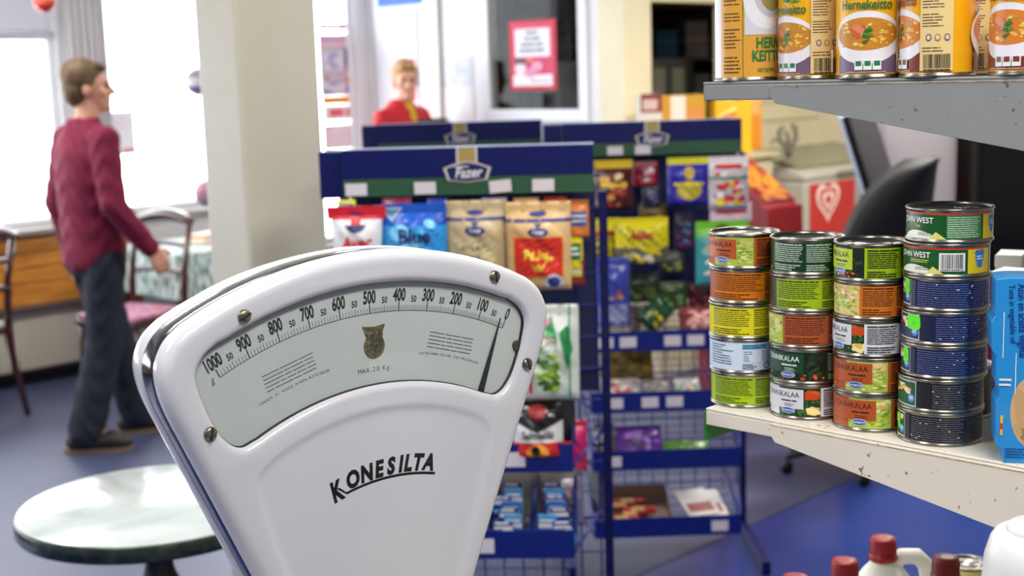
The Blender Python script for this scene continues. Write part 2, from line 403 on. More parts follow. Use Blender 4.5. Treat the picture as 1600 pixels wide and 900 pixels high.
# local y points away from the viewer; the front face lies at y = -.014
def seq(base, prof): return [(offs(base, i), y) for i, y in prof]
rad = [(0, .0042), (0, -.001), (.0004, -.0035), (.0016, -.0070), (.0036, -.0100), (.0066, -.0124), (.0100, -.0136), (.013, -.014)]
fr = MB(); ringloft(fr, seq(OUT, rad), ENAMEL)
hin = [(-.007, -.014), (-.005, -.0137), (-.0025, -.0125), (-.0008, -.0105), (0, -.009), (0, -.006)]
hr = seq(HOLE, hin); ringloft(fr, hr, ENAMEL)
er = seq(EMB, [(-.003, -.014), (-.001, -.0139), (.002, -.0128), (.005, -.0120), (.008, -.0117), (.011, -.0117)]); ringloft(fr, er, ENAMEL)
oo = offs(OUT, .013)
polys = [oo, list(reversed(hr[0][0])), list(reversed(er[0][0]))]
flat = [p for q in polys for p in q]
tr = tessellate_polygon([[Vector((x, z, 0)) for x, z in q] for q in polys])
fr.add([(x, -.014, z) for x, z in flat], [tuple(t) for t in tr], ENAMEL, True)
ei = er[-1][0]; fr.add([(x, er[-1][1], z) for x, z in ei], [tuple(t) for t in tessellate_polygon([[Vector((x, z, 0)) for x, z in ei]])], ENAMEL, True)
front = fr.build('front_housing', scale_root); front['label'] = 'white enamel front plate with the dial opening'
bm = bmesh.new(); bm.from_mesh(front.data); bmesh.ops.remove_doubles(bm, verts=bm.verts, dist=1e-5); bmesh.ops.recalc_face_normals(bm, faces=bm.faces); bm.to_mesh(front.data); bm.free()
bk = MB(); ringloft(bk, seq(OUT, [(.0015, .0325), (.0005, .0345), (.0002, .044), (.002, .054), (.006, .062), (.013, .068), (.024, .071)]), ENAMEL, cap1=True)
bk.build('rear_housing', scale_root)
ch = MB(); ringloft(ch, seq(OUT, [(.006, .0058), (.0022, .0060), (.0016, .0068), (.0012, .0180), (.0014, .0318), (.0016, .0328), (.006, .0330)]), mat((104, 102, 100), .16, 1.))
ch.build('chrome_band', scale_root)
gv = MB(); ringloft(gv, seq(OUT, [(.004, .0038), (.0007, .0042), (.0007, .0058), (.004, .0062)]), mat((58, 40, 28), .7)); gv.build('seam_seal', scale_root)
gk = MB(); ringloft(gk, seq(HOLE, [(-.001, -.0084), (.0004, -.0084), (.0008, -.0046), (-.004, -.0040)]), BLACK); gk.build('window_gasket', scale_root)
# dial card and its print
dm = nmat('dial_card', [(.3, (190, 198, 196)), (.6, (196, 204, 202))], 8, 4, r=.4)
dl = MB(); dg = offs(HOLE, -.006); dl.add([(x, -.0045, z) for x, z in dg], [tuple(t) for t in tessellate_polygon([[Vector((x, z, 0)) for x, z in dg]])], dm); dial = dl.build('dial', scale_root)
A = Art(.00002); ST = 5.21
def pol(r, a): return (r * sin(radians(a)), r * cos(radians(a)))
def tick(a, r0, r1, w):
    t = radians(a); dx, dz = cos(t) * w / 2, -sin(t) * w / 2; p, q = pol(r0, a), pol(r1, a)
    A.poly([(p[0] - dx, p[1] - dz), (p[0] + dx, p[1] + dz), (q[0] + dx, q[1] + dz), (q[0] - dx, q[1] - dz)], INK, .00005)
RT = .3600
for k in range(0, 1001, 5):
    a = 5 * ST - k / 100 * ST
    if k > 500 and k % 10: continue
    if k % 100 == 0: tick(a, RT, RT + .0086, .0011)
    elif k % 50 == 0: tick(a, RT, RT + .0060, .0005)
    elif k % 10 == 0: tick(a, RT, RT + .0052, .00042)
    else: tick(a, RT, RT + .0046, .0003)
N = 110; aa = [(-5 + 10 * i / N) * ST for i in range(N + 1)]
A.p.append(([pol(RT - .0006, a) for a in aa] + [pol(RT, a) for a in aa], [(i, i + 1, N + 2 + i, N + 1 + i) for i in range(N)], INK, .00004))
for k in range(0, 1001, 50):
    a = 5 * ST - k / 100 * ST; t = radians(a)
    if k % 100 == 0: r, s, sx, of = RT + .0096, .0168, .56, .034
    else: r, s, sx, of = RT + .0082, .0088, .72, .026
    if k == 50: pass
    txt = str(k) if k % 100 == 0 else '50'
    A.text(txt, *pol(r, a), s, INK, sx, 'c', of, -t, .05, .00006)
A.text('g', *pol(RT - .001, -27.3), .009, INK, .8, 'c', 0, radians(27), .3, .00006)
BR = nmat('bronze_print', [(.35, (66, 62, 44)), (.65, (120, 114, 84))], 260, 3, r=.5)
def rp(x, z, a=.55):                                # local print coordinates turned by a degrees about the pivot
    t = radians(a); return (x * cos(t) + z * sin(t), -x * sin(t) + z * cos(t))
A.poly([rp(-.0132, .3480), rp(0, .3464), rp(.0132, .3480), rp(.0085, .3360), rp(-.0085, .3360)], BR, .00005)
q = rp(0, .3275); A.ell(q[0], q[1], .0120, .0125, BR, 28, h=.00006)
for s_ in range(5):
    p0 = rp(-.006 + s_ * .003, .3215 + (s_ % 2) * .002); A.poly([p0, (p0[0] + .0012, p0[1]), (p0[0] + .0045, p0[1] + .018), (p0[0] + .0035, p0[1] + .018)], INK, .00007 + s_ * 1e-6)
for ch_, x in zip('MAX.20 Kg.', (-.0180, -.0135, -.0090, -.0050, -.0020, .0025, .006, .0095, .0140, .0180)):
    t = degrees_ = atan2(x, .3035); p = (.3030 * sin(t + .012), .3030 * cos(t + .012)); A.text(ch_, p[0], p[1], .0066, INK, .95, 'c', 0, -t - .012, 0, .00006)
def arctext(s, r, a0, a1, size, of=0, sx=1.):
    for i, c in enumerate(s):
        a = a0 + (a1 - a0) * i / (len(s) - 1)
        if c != ' ': A.text(c, *pol(r, a), size, INK, sx, 'c', of, -radians(a), 0, .00006)
arctext('VAKAUS EI KOSKE HINTA-ASTEIKKOA', .3146, -22.4, -8.8, .0036)
arctext('JUSTERINGEN GÄLLER ICKE PRISSKALAN', .3166, 9.9, 23.0, .0034)
for ac, r0, r1, hw in ((-15.4, .3385, .3195, .029), (16.5, .3400, .3215, .029)):
    c = pol((r0 + r1) / 2, ac); A.lines(c[0] - hw, c[1] + (r0 - r1) / 2, c[0] + hw, c[1] - (r0 - r1) / 2, 5, mat((92, 98, 100), .6), 5, .30, .08, -radians(ac), c)
A.build('dial_print', flatmap(-.0046), dial, 'black figures and graduations from 0 to 1000')
nd = MB(); p0, p1, p2, p3 = pol(.3690, 24.75), pol(.3690, 24.95), pol(.270, 27.2), pol(.270, 25.1)
nd.prism([p0, p1, p2, p3], -.0063, -.0060, mat((30, 30, 34), .35), Matrix.Translation((0, 0, 0))); nd.build('needle', scale_root)
kb = MB(); c = (.1752, .3030); kb.lathe([(.0052, 0), (.0052, .004), (.0046, .0052), (0, .0058)], mat((70, 68, 64), .4, .6), 20, mx=Matrix.Translation((c[0], -.0045, c[1])) @ Matrix.Diagonal((1, .55, 1, 1)) @ Matrix.Rotation(radians(90), 4, 'X')); kb.build('dial_rivet', scale_root)
gl = MB(); gg = offs(HOLE, -.002); gl.add([(x, -.0088, z) for x, z in gg], [tuple(t) for t in tessellate_polygon([[Vector((x, z, 0)) for x, z in gg]])], GLASS); gl.build('dial_glass', scale_root)
SCR = nmat('worn_brass', [(.3, (96, 88, 74)), (.7, (168, 160, 144))], 300, 3, r=.35, metal=.9)
for (x, z), an in (((-.1357, .3765), 25), ((-.1752, .2770), 80), ((.1430, .3800), 100), ((.1815, .2835), 110)):
    s = MB(); mx = Matrix.Translation((x, -.014, z)) @ Matrix.Rotation(radians(90), 4, 'X') @ Matrix.Rotation(radians(an), 4, 'Z')
    s.lathe([(.0064, 0), (.0064, .0010), (.0056, .0024), (.0035, .0034), (0, .0038)], SCR, 24, mx=mx); s.box((-.0060, -.0007, .0012), (.0060, .0007, .0040), mat((22, 18, 14), .8), mx)
    s.build('screw', scale_root)
# maker's lettering on the raised panel, set along an arc
A = Art(.00003); LK = mat((12, 12, 14), .3)
def lr(a): return .1994 + (a + 9) / 24.4 * .0040
word = [('O', -9.0), ('N', -4.7), ('E', -.7), ('S', 3.1), ('I', 6.1), ('L', 8.6), ('T', 11.7), ('A', 15.5)]
for c_, a in word: A.text(c_, *pol(lr(a), a), .0224, LK, .80, 'c', .055, -radians(a), .10, .00003)
A.text('K', *pol(.1935, -14.1), .0275, LK, .64, 'c', .050, radians(15.5), .06, .00003)
N = 24; aa = [-11.6 + (18.2 + 11.6) * i / N for i in range(N + 1)]
A.p.append(([pol(.1948 + (a + 12) / 29 * .0040, a) for a in aa] + [pol(.1974 + (a + 12) / 29 * .0042, a) for a in aa], [(i, i + 1, N + 2 + i, N + 1 + i) for i in range(N)], LK, .00003))
q0, q1 = pol(.1948, -11.6), pol(.1974, -11.6)
A.poly([q0, q1, pol(.2052, -13.4), pol(.2046, -14.1)], LK, .00004)
A.build('maker_lettering', flatmap(-.0117), scale_root, 'black lettering over an arched underline')
# pedestal, base and goods plate
pd = MB(); pd.box((-.085, -.02, -.13), (.085, .10, -.055), ENAMEL); pd.build('pedestal', scale_root, bevel=.02)
bs = MB(); bs.box((-.20, -.17, -.27), (.24, .19, -.13), ENAMEL); bs.build('base', scale_root, bevel=.03)
pl = MB(); pl.lathe([(.02, 0), (.03, .03), (.15, .035), (.16, .045), (.155, .047), (.0, .038)], TIN, 40, c=(.0, -.10, -.13)); pl.build('weighing_plate', scale_root)
# counter under it
ct = thing('counter', 'light laminate shop counter carrying the white scale', 'counter', (-.139, 1.266, 0), YAW)
b = MB(); b.box((-.48, -.32, .759), (.34, .28, .799), mat((176, 170, 158), .4)); b.build('worktop', ct, bevel=.004)
b = MB(); b.box((-.45, -.29, 0), (.31, .26, .759), mat((150, 146, 138), .5)); b.build('cabinet', ct, bevel=.003)
# ---------------------------------------------------------------- gondola shelving on the right
ZL, ZU = 1.26, 1.6345
TIP = Vector((.221, 1.522, 0)); TU, TV = TIP.dot(EU), TIP.dot(EV)
def scuffed(name, base, rust=(120, 92, 60)):
    m = bpy.data.materials.new(name); m.use_nodes = True; nt = m.node_tree; b = nt.nodes['Principled BSDF']; L = nt.links.new
    tc = nt.nodes.new('ShaderNodeTexCoord')
    n1 = nt.nodes.new('ShaderNodeTexNoise'); n1.inputs['Scale'].default_value = 120; n1.inputs['Detail'].default_value = 8
    n2 = nt.nodes.new('ShaderNodeTexNoise'); n2.inputs['Scale'].default_value = 6; n2.inputs['Detail'].default_value = 5
    r1 = nt.nodes.new('ShaderNodeValToRGB'); r1.color_ramp.elements[0].position = .675; r1.color_ramp.elements[1].position = .71
    mx = nt.nodes.new('ShaderNodeMix'); mx.data_type = 'RGBA'; m2 = nt.nodes.new('ShaderNodeMix'); m2.data_type = 'RGBA'
    m2.inputs[6].default_value = (*lin(base), 1); m2.inputs[7].default_value = (*lin(tuple(int(v * .93) for v in base)), 1)
    L(tc.outputs['Object'], n1.inputs[0]); L(tc.outputs['Object'], n2.inputs[0]); L(n1.outputs[0], r1.inputs[0]); L(n2.outputs[0], m2.inputs[0])
    L(m2.outputs[2], mx.inputs[6]); mx.inputs[7].default_value = (*lin(rust), 1); L(r1.outputs[0], mx.inputs[0]); L(mx.outputs[2], b.inputs['Base Color'])
    b.inputs['Roughness'].default_value = .4
    return m
CREAM = scuffed('chipped_cream_enamel', (226, 219, 206)); GREYP = scuffed('chipped_grey_enamel', (140, 142, 144), (96, 84, 72))
RUST = nmat('rust_line', [(.4, (150, 120, 84)), (.6, (196, 180, 158))], 60, 6, r=.8)
gond = thing('gondola_shelving', 'steel gondola shelving with a cream lower shelf and a grey upper shelf', 'shelving', TIP, ANG - pi / 2)
# local x = along the shelf depth (away from the front edge), local y = along the front edge into the picture
DEP, LEN = .46, 1.9
def shelf(z, name, paint, dep=DEP, fro=0., brk=True, label=None, x0=0.):
    b = MB()
    b.box((-fro, 0, z - .003), (dep, LEN, z), paint)
    b.box((-fro, 0, z - .020), (dep, .0025, z - .003), paint)                 # folded end flange
    b.box((-fro, 0, z - .020), (-fro + .003, LEN, z - .003), paint)           # folded front lip
    b.box((-fro, .0025, z - .020), (dep, .012, z - .0175), paint)
    o = b.build(name, gond, bevel=.0012)
    if label: o['label'] = label
    if brk:
        k = MB(); pr = [(.093, z - .0035), (.090, z - .015), (.097, z - .024), (.33, z - .063), (dep, z - .085), (dep, z - .0035)]
        if x0: pr = [(p[0] + (x0 if p[0] < .1 else 0), p[1]) for p in pr]
        k.prism(pr, -.0035, -.0002, paint); k.box((.09, -.0040, z - .0052), (dep, -.0034, z - .0044), RUST)
        k.build('shelf_bracket', o, bevel=.0006)
    return o
sl = shelf(ZL, 'shelf', CREAM, label='cream painted lower shelf with chipped edge')
su = shelf(ZU, 'shelf', GREYP, label='grey painted upper shelf with chipped edge')
_zs = [at(px, py, Y).z - .269 for px, py, Y in ((1380, 842, 1.86), (1320, 872, 1.775), (1478, 872, 1.775))]; ZB = sum(_zs) / 3
sb = shelf(ZB, 'shelf', CREAM, DEP, .16, False, label='base shelf under the cream one')
b = MB(); b.box((-.004, .002, ZL - .040), (-.001, LEN, ZL - .006), mat((24, 120, 40), .4)); b.build('price_rail', gond)
b = MB(); b.box((DEP, 0, 0), (DEP + .03, LEN, 2.0), mat((200, 196, 186), .6)); b.build('back_panel', gond)
for y in (0, LEN - .03): b = MB(); b.box((DEP - .02, y, 0), (DEP + .02, y + .03, 2.05), CREAM); b.build('upright', gond)
b = MB(); b.box((-.14, .02, 0), (DEP, LEN - .02, .10), CREAM); b.box((-.14, .0, .10), (-.137, LEN, .11), CREAM)
for y in (.02, LEN - .05): b.box((-.13, y, .1), (DEP, y + .03, .735), CREAM)
b.build('plinth', gond)

# ---------------------------------------------------------------- tins
def tin_parts(root, R, H, label_art, lid=False, ring=False):
    r = R - .0014
    b = MB(); b.lathe([(0, .0012), (R - .003, .0012), (R - .0022, 0), (R - .0004, .0002), (R, .0014), (R - .0004, .0026), (r, .0036), (r, H - .0036), (R - .0004, H - .0026), (R, H - .0014), (R - .0006, H), (R - .0018, H), (R - .0026, H - .0012), (R - .0030, H - .0042)], TIN, 112)
    b.build('body', root, fix=True)
    l = MB(); l.lathe([(R - .0028, H - .0044), (R - .006, H - .0046), (R - .008, H - .0036), (R - .010, H - .0036), (R - .012, H - .0044), (R * .55, H - .0044), (R * .52, H - .0038), (R * .48, H - .0038), (R * .45, H - .0044), (0, H - .0044)], TIN, 64)
    lo = l.build('lid', root)
    if ring:
        g = MB(); c = [(R * .32 + .009 * cos(t), .004 * 0 + .007 * sin(t), H - .0026) for t in [2 * pi * i / 16 for i in range(16)]]
        g.tube(c, .0011, TIN, 6, True); g.box((R * .32 + .006, -.004, H - .0042), (R * .32 + .014, .004, H - .0024), TIN); g.build('pull_ring', lo)
    label_art.build('label', cylmap(r), root, cut=.003)
def X2U(x, R): return R * asin(max(-1, min(1, x)))
CAN_R, CAN_H = .0415, .0405
LOGO = mat((20, 90, 180), .4)
VEG = {
 'cabbage': [mat(c, .4) for c in ((190, 205, 90), (160, 185, 60), (214, 222, 140), (120, 160, 40), (230, 228, 170))],
 'pasta': [mat(c, .4) for c in ((228, 200, 140), (240, 220, 170), (205, 170, 100), (190, 200, 90))],
 'carrot': [mat(c, .4) for c in ((222, 90, 30), (235, 110, 40), (200, 70, 20))],
 'pea': [mat(c, .4) for c in ((40, 90, 30), (60, 120, 40), (24, 60, 22), (80, 140, 50))],
 'corn': [mat(c, .4) for c in ((240, 215, 120), (250, 230, 160), (225, 190, 90))],
 'dark': [mat(c, .4) for c in ((18, 34, 20), (30, 52, 26), (46, 70, 30), (12, 20, 14))]}
def wrapbase(a, R, H, c, r=.22):
    L_ = pi * (R - .0014) * .999; a.rect(-L_, .0042, L_, H - .0042, mat(c, r), .004)
def salad(base, ink, p0=None, p1=None, x2=None, panel=None, pic='cabbage', pink=None, second=.35, stub=None, seed=0):
    """tin label: front panel from x=p0 to p1, food picture from p1 to x2, then columns of print (x as seen from the front, -1..1)"""
    R = CAN_R - .0014; H = CAN_H; a = Art(); wrapbase(a, R, H, base); ink = mat(ink, .5); z0, z1 = .0042, H - .0042
    X = lambda x: X2U(x, R); xs = -1.35 * R
    if x2 is not None:
        pu0 = X(p1) if p1 is not None else X(-1) - .01; lo = pu0 - .03 if p1 is not None else X(-1) - .02
        hi = X(x2); bgc = {'cabbage': (176, 196, 74), 'pasta': (228, 196, 120), 'veg': (30, 54, 26), 'dark': (22, 38, 22)}[pic]
        a.rect(lo, z0, hi, z1, mat(bgc, .4), .004)
        if pic == 'veg':
            m_ = (max(pu0, lo) + hi) / 2
            a.blobs(lo, z0, hi, z1, 90, VEG['pea'], .0018, seed, 1.1); a.blobs(pu0, z0 + .016, hi, z1, 12, VEG['carrot'], .0065, seed + 1, 2.2); a.blobs(pu0 + .002, z0 - .001, hi, z0 + .014, 12, VEG['corn'], .0065, seed + 2, 2.6)
        elif pic == 'dark': a.blobs(lo, z0, hi, z1, 90, VEG['dark'], .003, seed, 1.6); a.blobs(lo, z0, hi, z0 + .008, 10, VEG['carrot'], .002, seed)
        else:
            a.blobs(lo, z0, hi, z1, 120, VEG['cabbage'], .0034, seed, 3.2); a.blobs(lo, z0 + .02, hi, z1, 34, VEG['pasta'], .0036, seed + 3, 1.5)
        a.rect(hi, z0, X(1) + .03, z1, mat(base, .35), .004)
    if p1 is not None:
        a.rect(X(p1) - .052, z0 + .0085, X(p1), z1 - .0015, mat(panel, .4), .004)
        pi_ = mat(pink or ink_default, .5)
        a.text('TONNIKALAA', X(p1) - .0045, z1 - .0105, .0084, pi_, .86, 'r', .01); a.lines(X(p1) - .026, z1 - .0135, X(p1) - .006, z1 - .0160, 1, pi_, seed, .8, .1); a.lines(X(p1) - .022, z1 - .0175, X(p1) - .008, z1 - .0215, 2, pi_, seed, .4)
        a.ell(X(p1) - .0175, z0 + .0065, .0085, .0036, WHITE, 22); a.ell(X(p1) - .0175, z0 + .0065, .0079, .0031, LOGO, 22); a.text('RAINBOW', X(p1) - .0175, z0 + .0052, .0034, WHITE, .9, 'c', .01)
    s0 = X(x2 if x2 is not None else -.9) + .003
    if stub: a.rect(X(-1) - .01, z0, X(stub[0]), z1, mat(stub[1], .4), .004); s0 = X(stub[0]) + .002
    s1 = X(second) if X(second) > s0 + .012 else None
    w = .026
    cols = [(s0, s0 + w if s1 is None else s1 - .003)] + ([(s1, s1 + .03)] if s1 else [(s0 + w + .003, s0 + 2 * w)])
    for i, (c0, c1) in enumerate(cols):
        a.lines(c0, z1 - .0012, c1, z1 - .0036, 1, ink, seed + i, .8, .1); a.lines(c0, z1 - .0040, c1, z0 + .0105, 8, ink, seed + i + 5, .55, .15); a.lines(c0, z0 + .0085, c1, z0 + .001, 3, ink, seed + i + 9, .6, .5)
    return a
ink_default = (40, 20, 10)
def nutrition():
    R = CAN_R - .0014; a = Art(); wrapbase(a, R, CAN_H, (206, 222, 240)); X = lambda x: X2U(x, R); z1 = CAN_H - .0042
    a.rect(X(-.05), z1 - .0075, X(.62), z1 - .0015, mat((110, 180, 225), .4), .004); i_ = mat((50, 60, 90), .5)
    a.lines(X(-.04), z1 - .002, X(.6), z1 - .007, 2, i_, 3, .6, .02); a.rect(X(-.05), .0135, X(.62), z1 - .0078, mat((190, 206, 228), .4), .004); a.rect(X(-.04), .0139, X(.61), z1 - .0081, mat((214, 228, 244), .4), .004)
    a.lines(X(-.02), z1 - .009, X(.25), .0145, 5, i_, 4, .45, .5); a.lines(X(.5), z1 - .009, X(.58), .0145, 5, i_, 8, .45, .3); a.lines(X(-.9), z1 - .002, X(-.3), .010, 8, i_, 5, .4, .5); a.lines(X(-.05), .0120, X(.4), .0055, 3, i_, 6, .5, .4)
    a.ell(X(.62), .0095, .0038, .0038, i_, 18); a.ell(X(.62), .0095, .0027, .0027, mat((206, 222, 240), .4), 18); return a
TR, TH = .0440, .0348
def fish_green(bar):
    R = TR - .0014; a = Art(); wrapbase(a, R, TH, (18, 84, 36)); X = lambda x: X2U(x, R); z0, z1 = .0042, TH - .0042
    a.rect(X(-1) - .03, z1 - .0018, X(.9), z1, mat((196, 52, 28), .4), .004); a.text('JOHN WEST', X(-.36), z1 - .0105, .0082, WHITE, .94, 'r', .014); (a.lines(X(-.8), z1 - .0122, X(-.37), z1 - .0160, 2, mat((214, 204, 70), .5), 3, .5, .2) if bar else a.text('Tuna', X(-.66), z1 - .0150, .0048, mat((214, 204, 70), .5), .8, 'r', .01))
    pts = [(X(-.99), z0)]; n = 12
    for i in range(n + 1): t = i / n; pts.append((X(-.97) + (X(-.18) - X(-.97)) * t, z0 + .0098 * sin(pi * min(1, t * 1.02)) ** .7 * (1 - .35 * t)))
    a.poly(pts, mat((236, 236, 226), .45)); a.poly([(X(-.45), z0), (X(-.30), z0 + .0075), (X(-.05), z0)], mat((226, 214, 120), .45)); a.lines(X(-.7), z0 + .0065, X(-.38), z0 + .0030, 2, mat((90, 120, 50), .5), 2, .5)
    if bar:
        a.rect(X(-.16), z0 + .003, X(.42), z1 - .005, WHITE, .004); a.bars(X(-.12), z0 + .0055, X(.38), z1 - .0065, INK, 3); a.lines(X(-.12), z0 + .0052, X(.38), z0 + .0034, 1, INK, 1, .6, 0)
        a.rect(X(.48), z0, X(.93), z1 - .0018, mat((226, 196, 24), .4), .004); s_ = .74
    else:
        a.rect(X(-.06), z0 + .001, X(.70), z1 - .0022, mat((60, 122, 72), .45), .004); a.lines(X(-.04), z1 - .0032, X(.68), z0 + .0015, 10, mat((200, 220, 196), .5), 4, .42, .12)
        a.rect(X(.74), z0, X(.96), z1 - .0018, mat((226, 196, 24), .4), .004); s_ = .93
    for du, dv, q in ((0, .002, .006), (-.003, .0075, .0035), (.003, .0075, .0038), (0, -.004, .0042)): a.ell(X(s_) + du, (z0 + z1) / 2 + dv, q, q * .9, mat((40, 120, 205), .4), 16)
    a.lines(X(s_) - .004, z1 - .008, X(s_) + .004, z1 - .013, 2, WHITE, 2, .6); return a
def fish_dark(base, pan, x0, picw, sticker, pic, seed):
    R = TR - .0014; a = Art(); wrapbase(a, R, TH, base); X = lambda x: X2U(x, R); z0, z1 = .0042, TH - .0042; L = mat((104, 114, 160) if base[2] > 70 else (112, 112, 122), .5)
    e = X(x0); a.rect(X(-1) - .02, z0, e, z1, WHITE, .004); a.rect(X(-1) - .02, z0 + .001, e - .0012, z1 - .001, mat(pic, .4), .003)
    a.blobs(X(-1) - .006, z0 + .010, e - .002, z1 - .001, 14, [mat((226, 170, 60), .4), mat((240, 226, 190), .4), mat((200, 110, 70), .4)], .004, seed, 2.2)
    a.ell(e - .006, z0 + .0085, .0042, .0045, mat((60, 150, 215), .4), 18); a.lines(e - .009, z0 + .011, e - .003, z0 + .007, 2, WHITE, 1, .6)
    c0 = e + .0165 * (.5 if picw < .2 else 1); a.rect(e, z0, c0 - .001, z1, mat(pan, .4), .004)
    h = a.lay()
    a.lines(c0 + .001, z1 - .0008, X(.55), z0 + .001, 11, L, seed, .30, .1); a.lines(X(.55) + .002, z1 - .0008, X(.98), z0 + .001, 10, mat((74, 82, 126) if base[2] > 70 else (78, 78, 90), .5), seed + 2, .28, .2)
    rnd = random.Random(seed)
    for i in range(9): u = c0 + (X(.85) - c0) * rnd.random(); v = z0 + .002 + (z1 - z0 - .004) * rnd.random(); a.rect(u, v, u + .0017, v + .0007, WHITE, None, a.n * a.eps + .00002)
    if sticker:
        su_, sv, sw, shh = sticker; n = 22; G = mat((96, 235, 30), .6)
        a.poly([(X(su_) + (sw + (.0004 if i % 2 else 0)) * (abs(cos(t)) ** .45) * (1 if cos(t) > 0 else -1), sv + (shh + (.0004 if i % 2 else 0)) * (abs(sin(t)) ** .45) * (1 if sin(t) > 0 else -1)) for i, t in enumerate([2 * pi * (i + .5) / n for i in range(n)])], G)
        a.ell(X(su_) + .001, sv - .001, .0014, .0020, mat((60, 180, 20), .6), 12); a.ell(X(su_) + .001, sv - .001, .0009, .0014, G, 12)
    return a
def facing(p): return atan2(p.y, p.x) - pi / 2
def put_tin(kind, p, R, H, art, label, group, ring=False):
    t = thing(kind, label, 'tin', p, facing(Vector(p)), group); tin_parts(t, R, H, art, ring=ring); return t
OR, OR2, LIME, YEL, DGR = (186, 88, 30), (214, 118, 22), (160, 190, 24), (226, 216, 30), (22, 58, 36)
S1 = [(salad(LIME, (40, 52, 10), second=.28, seed=1), 'lime green tin printed with small text, bottom of the stack nearest the shelf corner'),
      (nutrition(), 'pale blue and white tin with a nutrition table, second from bottom at the shelf corner'),
      (salad(YEL, (60, 54, 10), second=.28, seed=2), 'bright yellow tin printed with small text, middle of the corner stack'),
      (salad(OR2, (70, 30, 5), second=.55, stub=(-.9, (150, 30, 40)), seed=3), 'orange tin with only small print facing, second from top of the corner stack'),
      (salad(OR, (60, 26, 8), p1=-.22, x2=.27, panel=(182, 84, 34), pic='cabbage', seed=4), 'orange tin with a cabbage picture, top of the stack nearest the shelf corner')]
S2 = [(salad((222, 222, 230), (60, 60, 70), p1=-.08, x2=.38, panel=(214, 214, 222), pic='veg', pink=(40, 40, 50), seed=5), 'white tin with carrots and peas, bottom of the second stack from the corner'),
      (salad(DGR, (170, 190, 170), p1=-.08, x2=.5, panel=(20, 66, 40), pic='dark', pink=(220, 226, 220), seed=6), 'dark green tin with a green front panel, second from bottom of the second stack'),
      (salad((178, 84, 40), (60, 26, 14), x2=-.6, pic='cabbage', second=.6, seed=7), 'rust brown tin with a sliver of cabbage picture, middle of the second stack'),
      (salad(LIME, (40, 52, 10), stub=(-.8, (22, 34, 20)), second=.42, seed=8), 'lime green tin with a black strip, second from top of the second stack'),
      (salad(DGR, (176, 196, 176), second=-.02, seed=9), 'dark green tin with white small print, top of the second stack')]
S3 = [(salad((180, 86, 34), (64, 28, 10), p1=.13, x2=.52, panel=(176, 80, 32), pic='cabbage', seed=10), 'rust orange tin with cabbage picture, bottom of the third stack from the corner'),
      (salad((180, 86, 34), (64, 28, 10), p1=.02, x2=.42, panel=(176, 80, 32), pic='cabbage', seed=11), 'rust orange tin with cabbage picture, second from bottom of the third stack'),
      (salad((224, 224, 232), (60, 60, 70), p1=-.5, x2=-.18, panel=(214, 214, 220), pic='veg', pink=(40, 40, 50), seed=12, second=.7), 'white tin with carrot, pea and corn picture in the middle of the third stack'),
      (salad((206, 112, 26), (70, 30, 6), x2=-.32, pic='pasta', second=.6, seed=13), 'orange tin with small pasta picture, second from top of the third stack'),
      (salad(LIME, (40, 52, 10), p1=-.5, x2=-.2, panel=(180, 204, 50), pic='dark', seed=14, second=.7), 'lime green tin with dark vegetable picture, top of the third stack')]
for arts, c, g in ((S1, (.272, 1.552), 'salad tins in the corner stack'), (S2, (.3305, 1.490), 'salad tins in the second stack'), (S3, (.3890, 1.432), 'salad tins in the third stack')):
    for k, (art, lab) in enumerate(arts):
        j = random.Random(k + int(c[0] * 1000)); put_tin('salad_tin', (c[0] + j.uniform(-.001, .001), c[1] + j.uniform(-.001, .001), ZL + k * (CAN_H + .0001)), CAN_R, CAN_H, art, lab, g)
NV, NV2, CH_, CH2 = (28, 36, 84), (22, 28, 62), (38, 37, 44), (28, 28, 34)
S4 = [(fish_dark(CH_, CH2, -.80, .1, (-.93, .020, .0028, .0085), (20, 70, 40), 31), 'charcoal fish tin with green sticker at its edge, bottom of the tallest stack'),
      (fish_dark(CH_, CH2, -.56, .4, None, (20, 80, 40), 32), 'charcoal fish tin with food picture, second from bottom of the tallest stack'),
      (fish_dark(NV, NV2, -.76, .1, (-.86, .0215, .0050, .0080), (26, 40, 80), 33), 'navy fish tin with small lime sticker, third from bottom of the tallest stack'),
      (fish_dark(NV, NV2, -.56, .4, (-.70, .0225, .0088, .0075), (26, 40, 80), 34), 'navy fish tin with the widest lime sticker, middle of the tallest stack'),
      (fish_dark(NV, NV2, -.80, .1, (-.88, .0235, .0046, .0080), (26, 40, 80), 35), 'navy fish tin with lime sticker, right under the green tins of the tallest stack'),
      (fish_green(True), 'green fish tin with white bar code, second from top of the tallest stack'),
      (fish_green(False), 'green fish tin with open view of its lid, top of the tallest stack')]
for k, (art, lab) in enumerate(S4):
    j = random.Random(k + 50); put_tin('fish_tin', (.4455 + k * .0008 + j.uniform(-.001, .001), 1.372, ZL + k * (TH + .0001)), TR, TH, art, lab, 'fish tins in the tallest stack', ring=(k == 6))
def plain_tin(p, R, H, c, label, band=None):
    t = thing('tin', label, 'tin', p, facing(Vector(p)))
    a = Art(); r = R - .0014; a.rect(-pi * r * .999, .0042, pi * r * .999, H - .0042, mat(c, .35), .005)
    if band: a.rect(-R, H * .3, R * .9, H * .7, mat(band, .4), .005)
    a.lines(-R * .8, H * .28, R * .8, .006, 3, INK, 3, .5); tin_parts(t, R, H, a); return t
plain_tin((.4975, 1.468, ZL), .037, .058, (40, 34, 34), 'short dark tin with a golden lid behind the tallest stack')

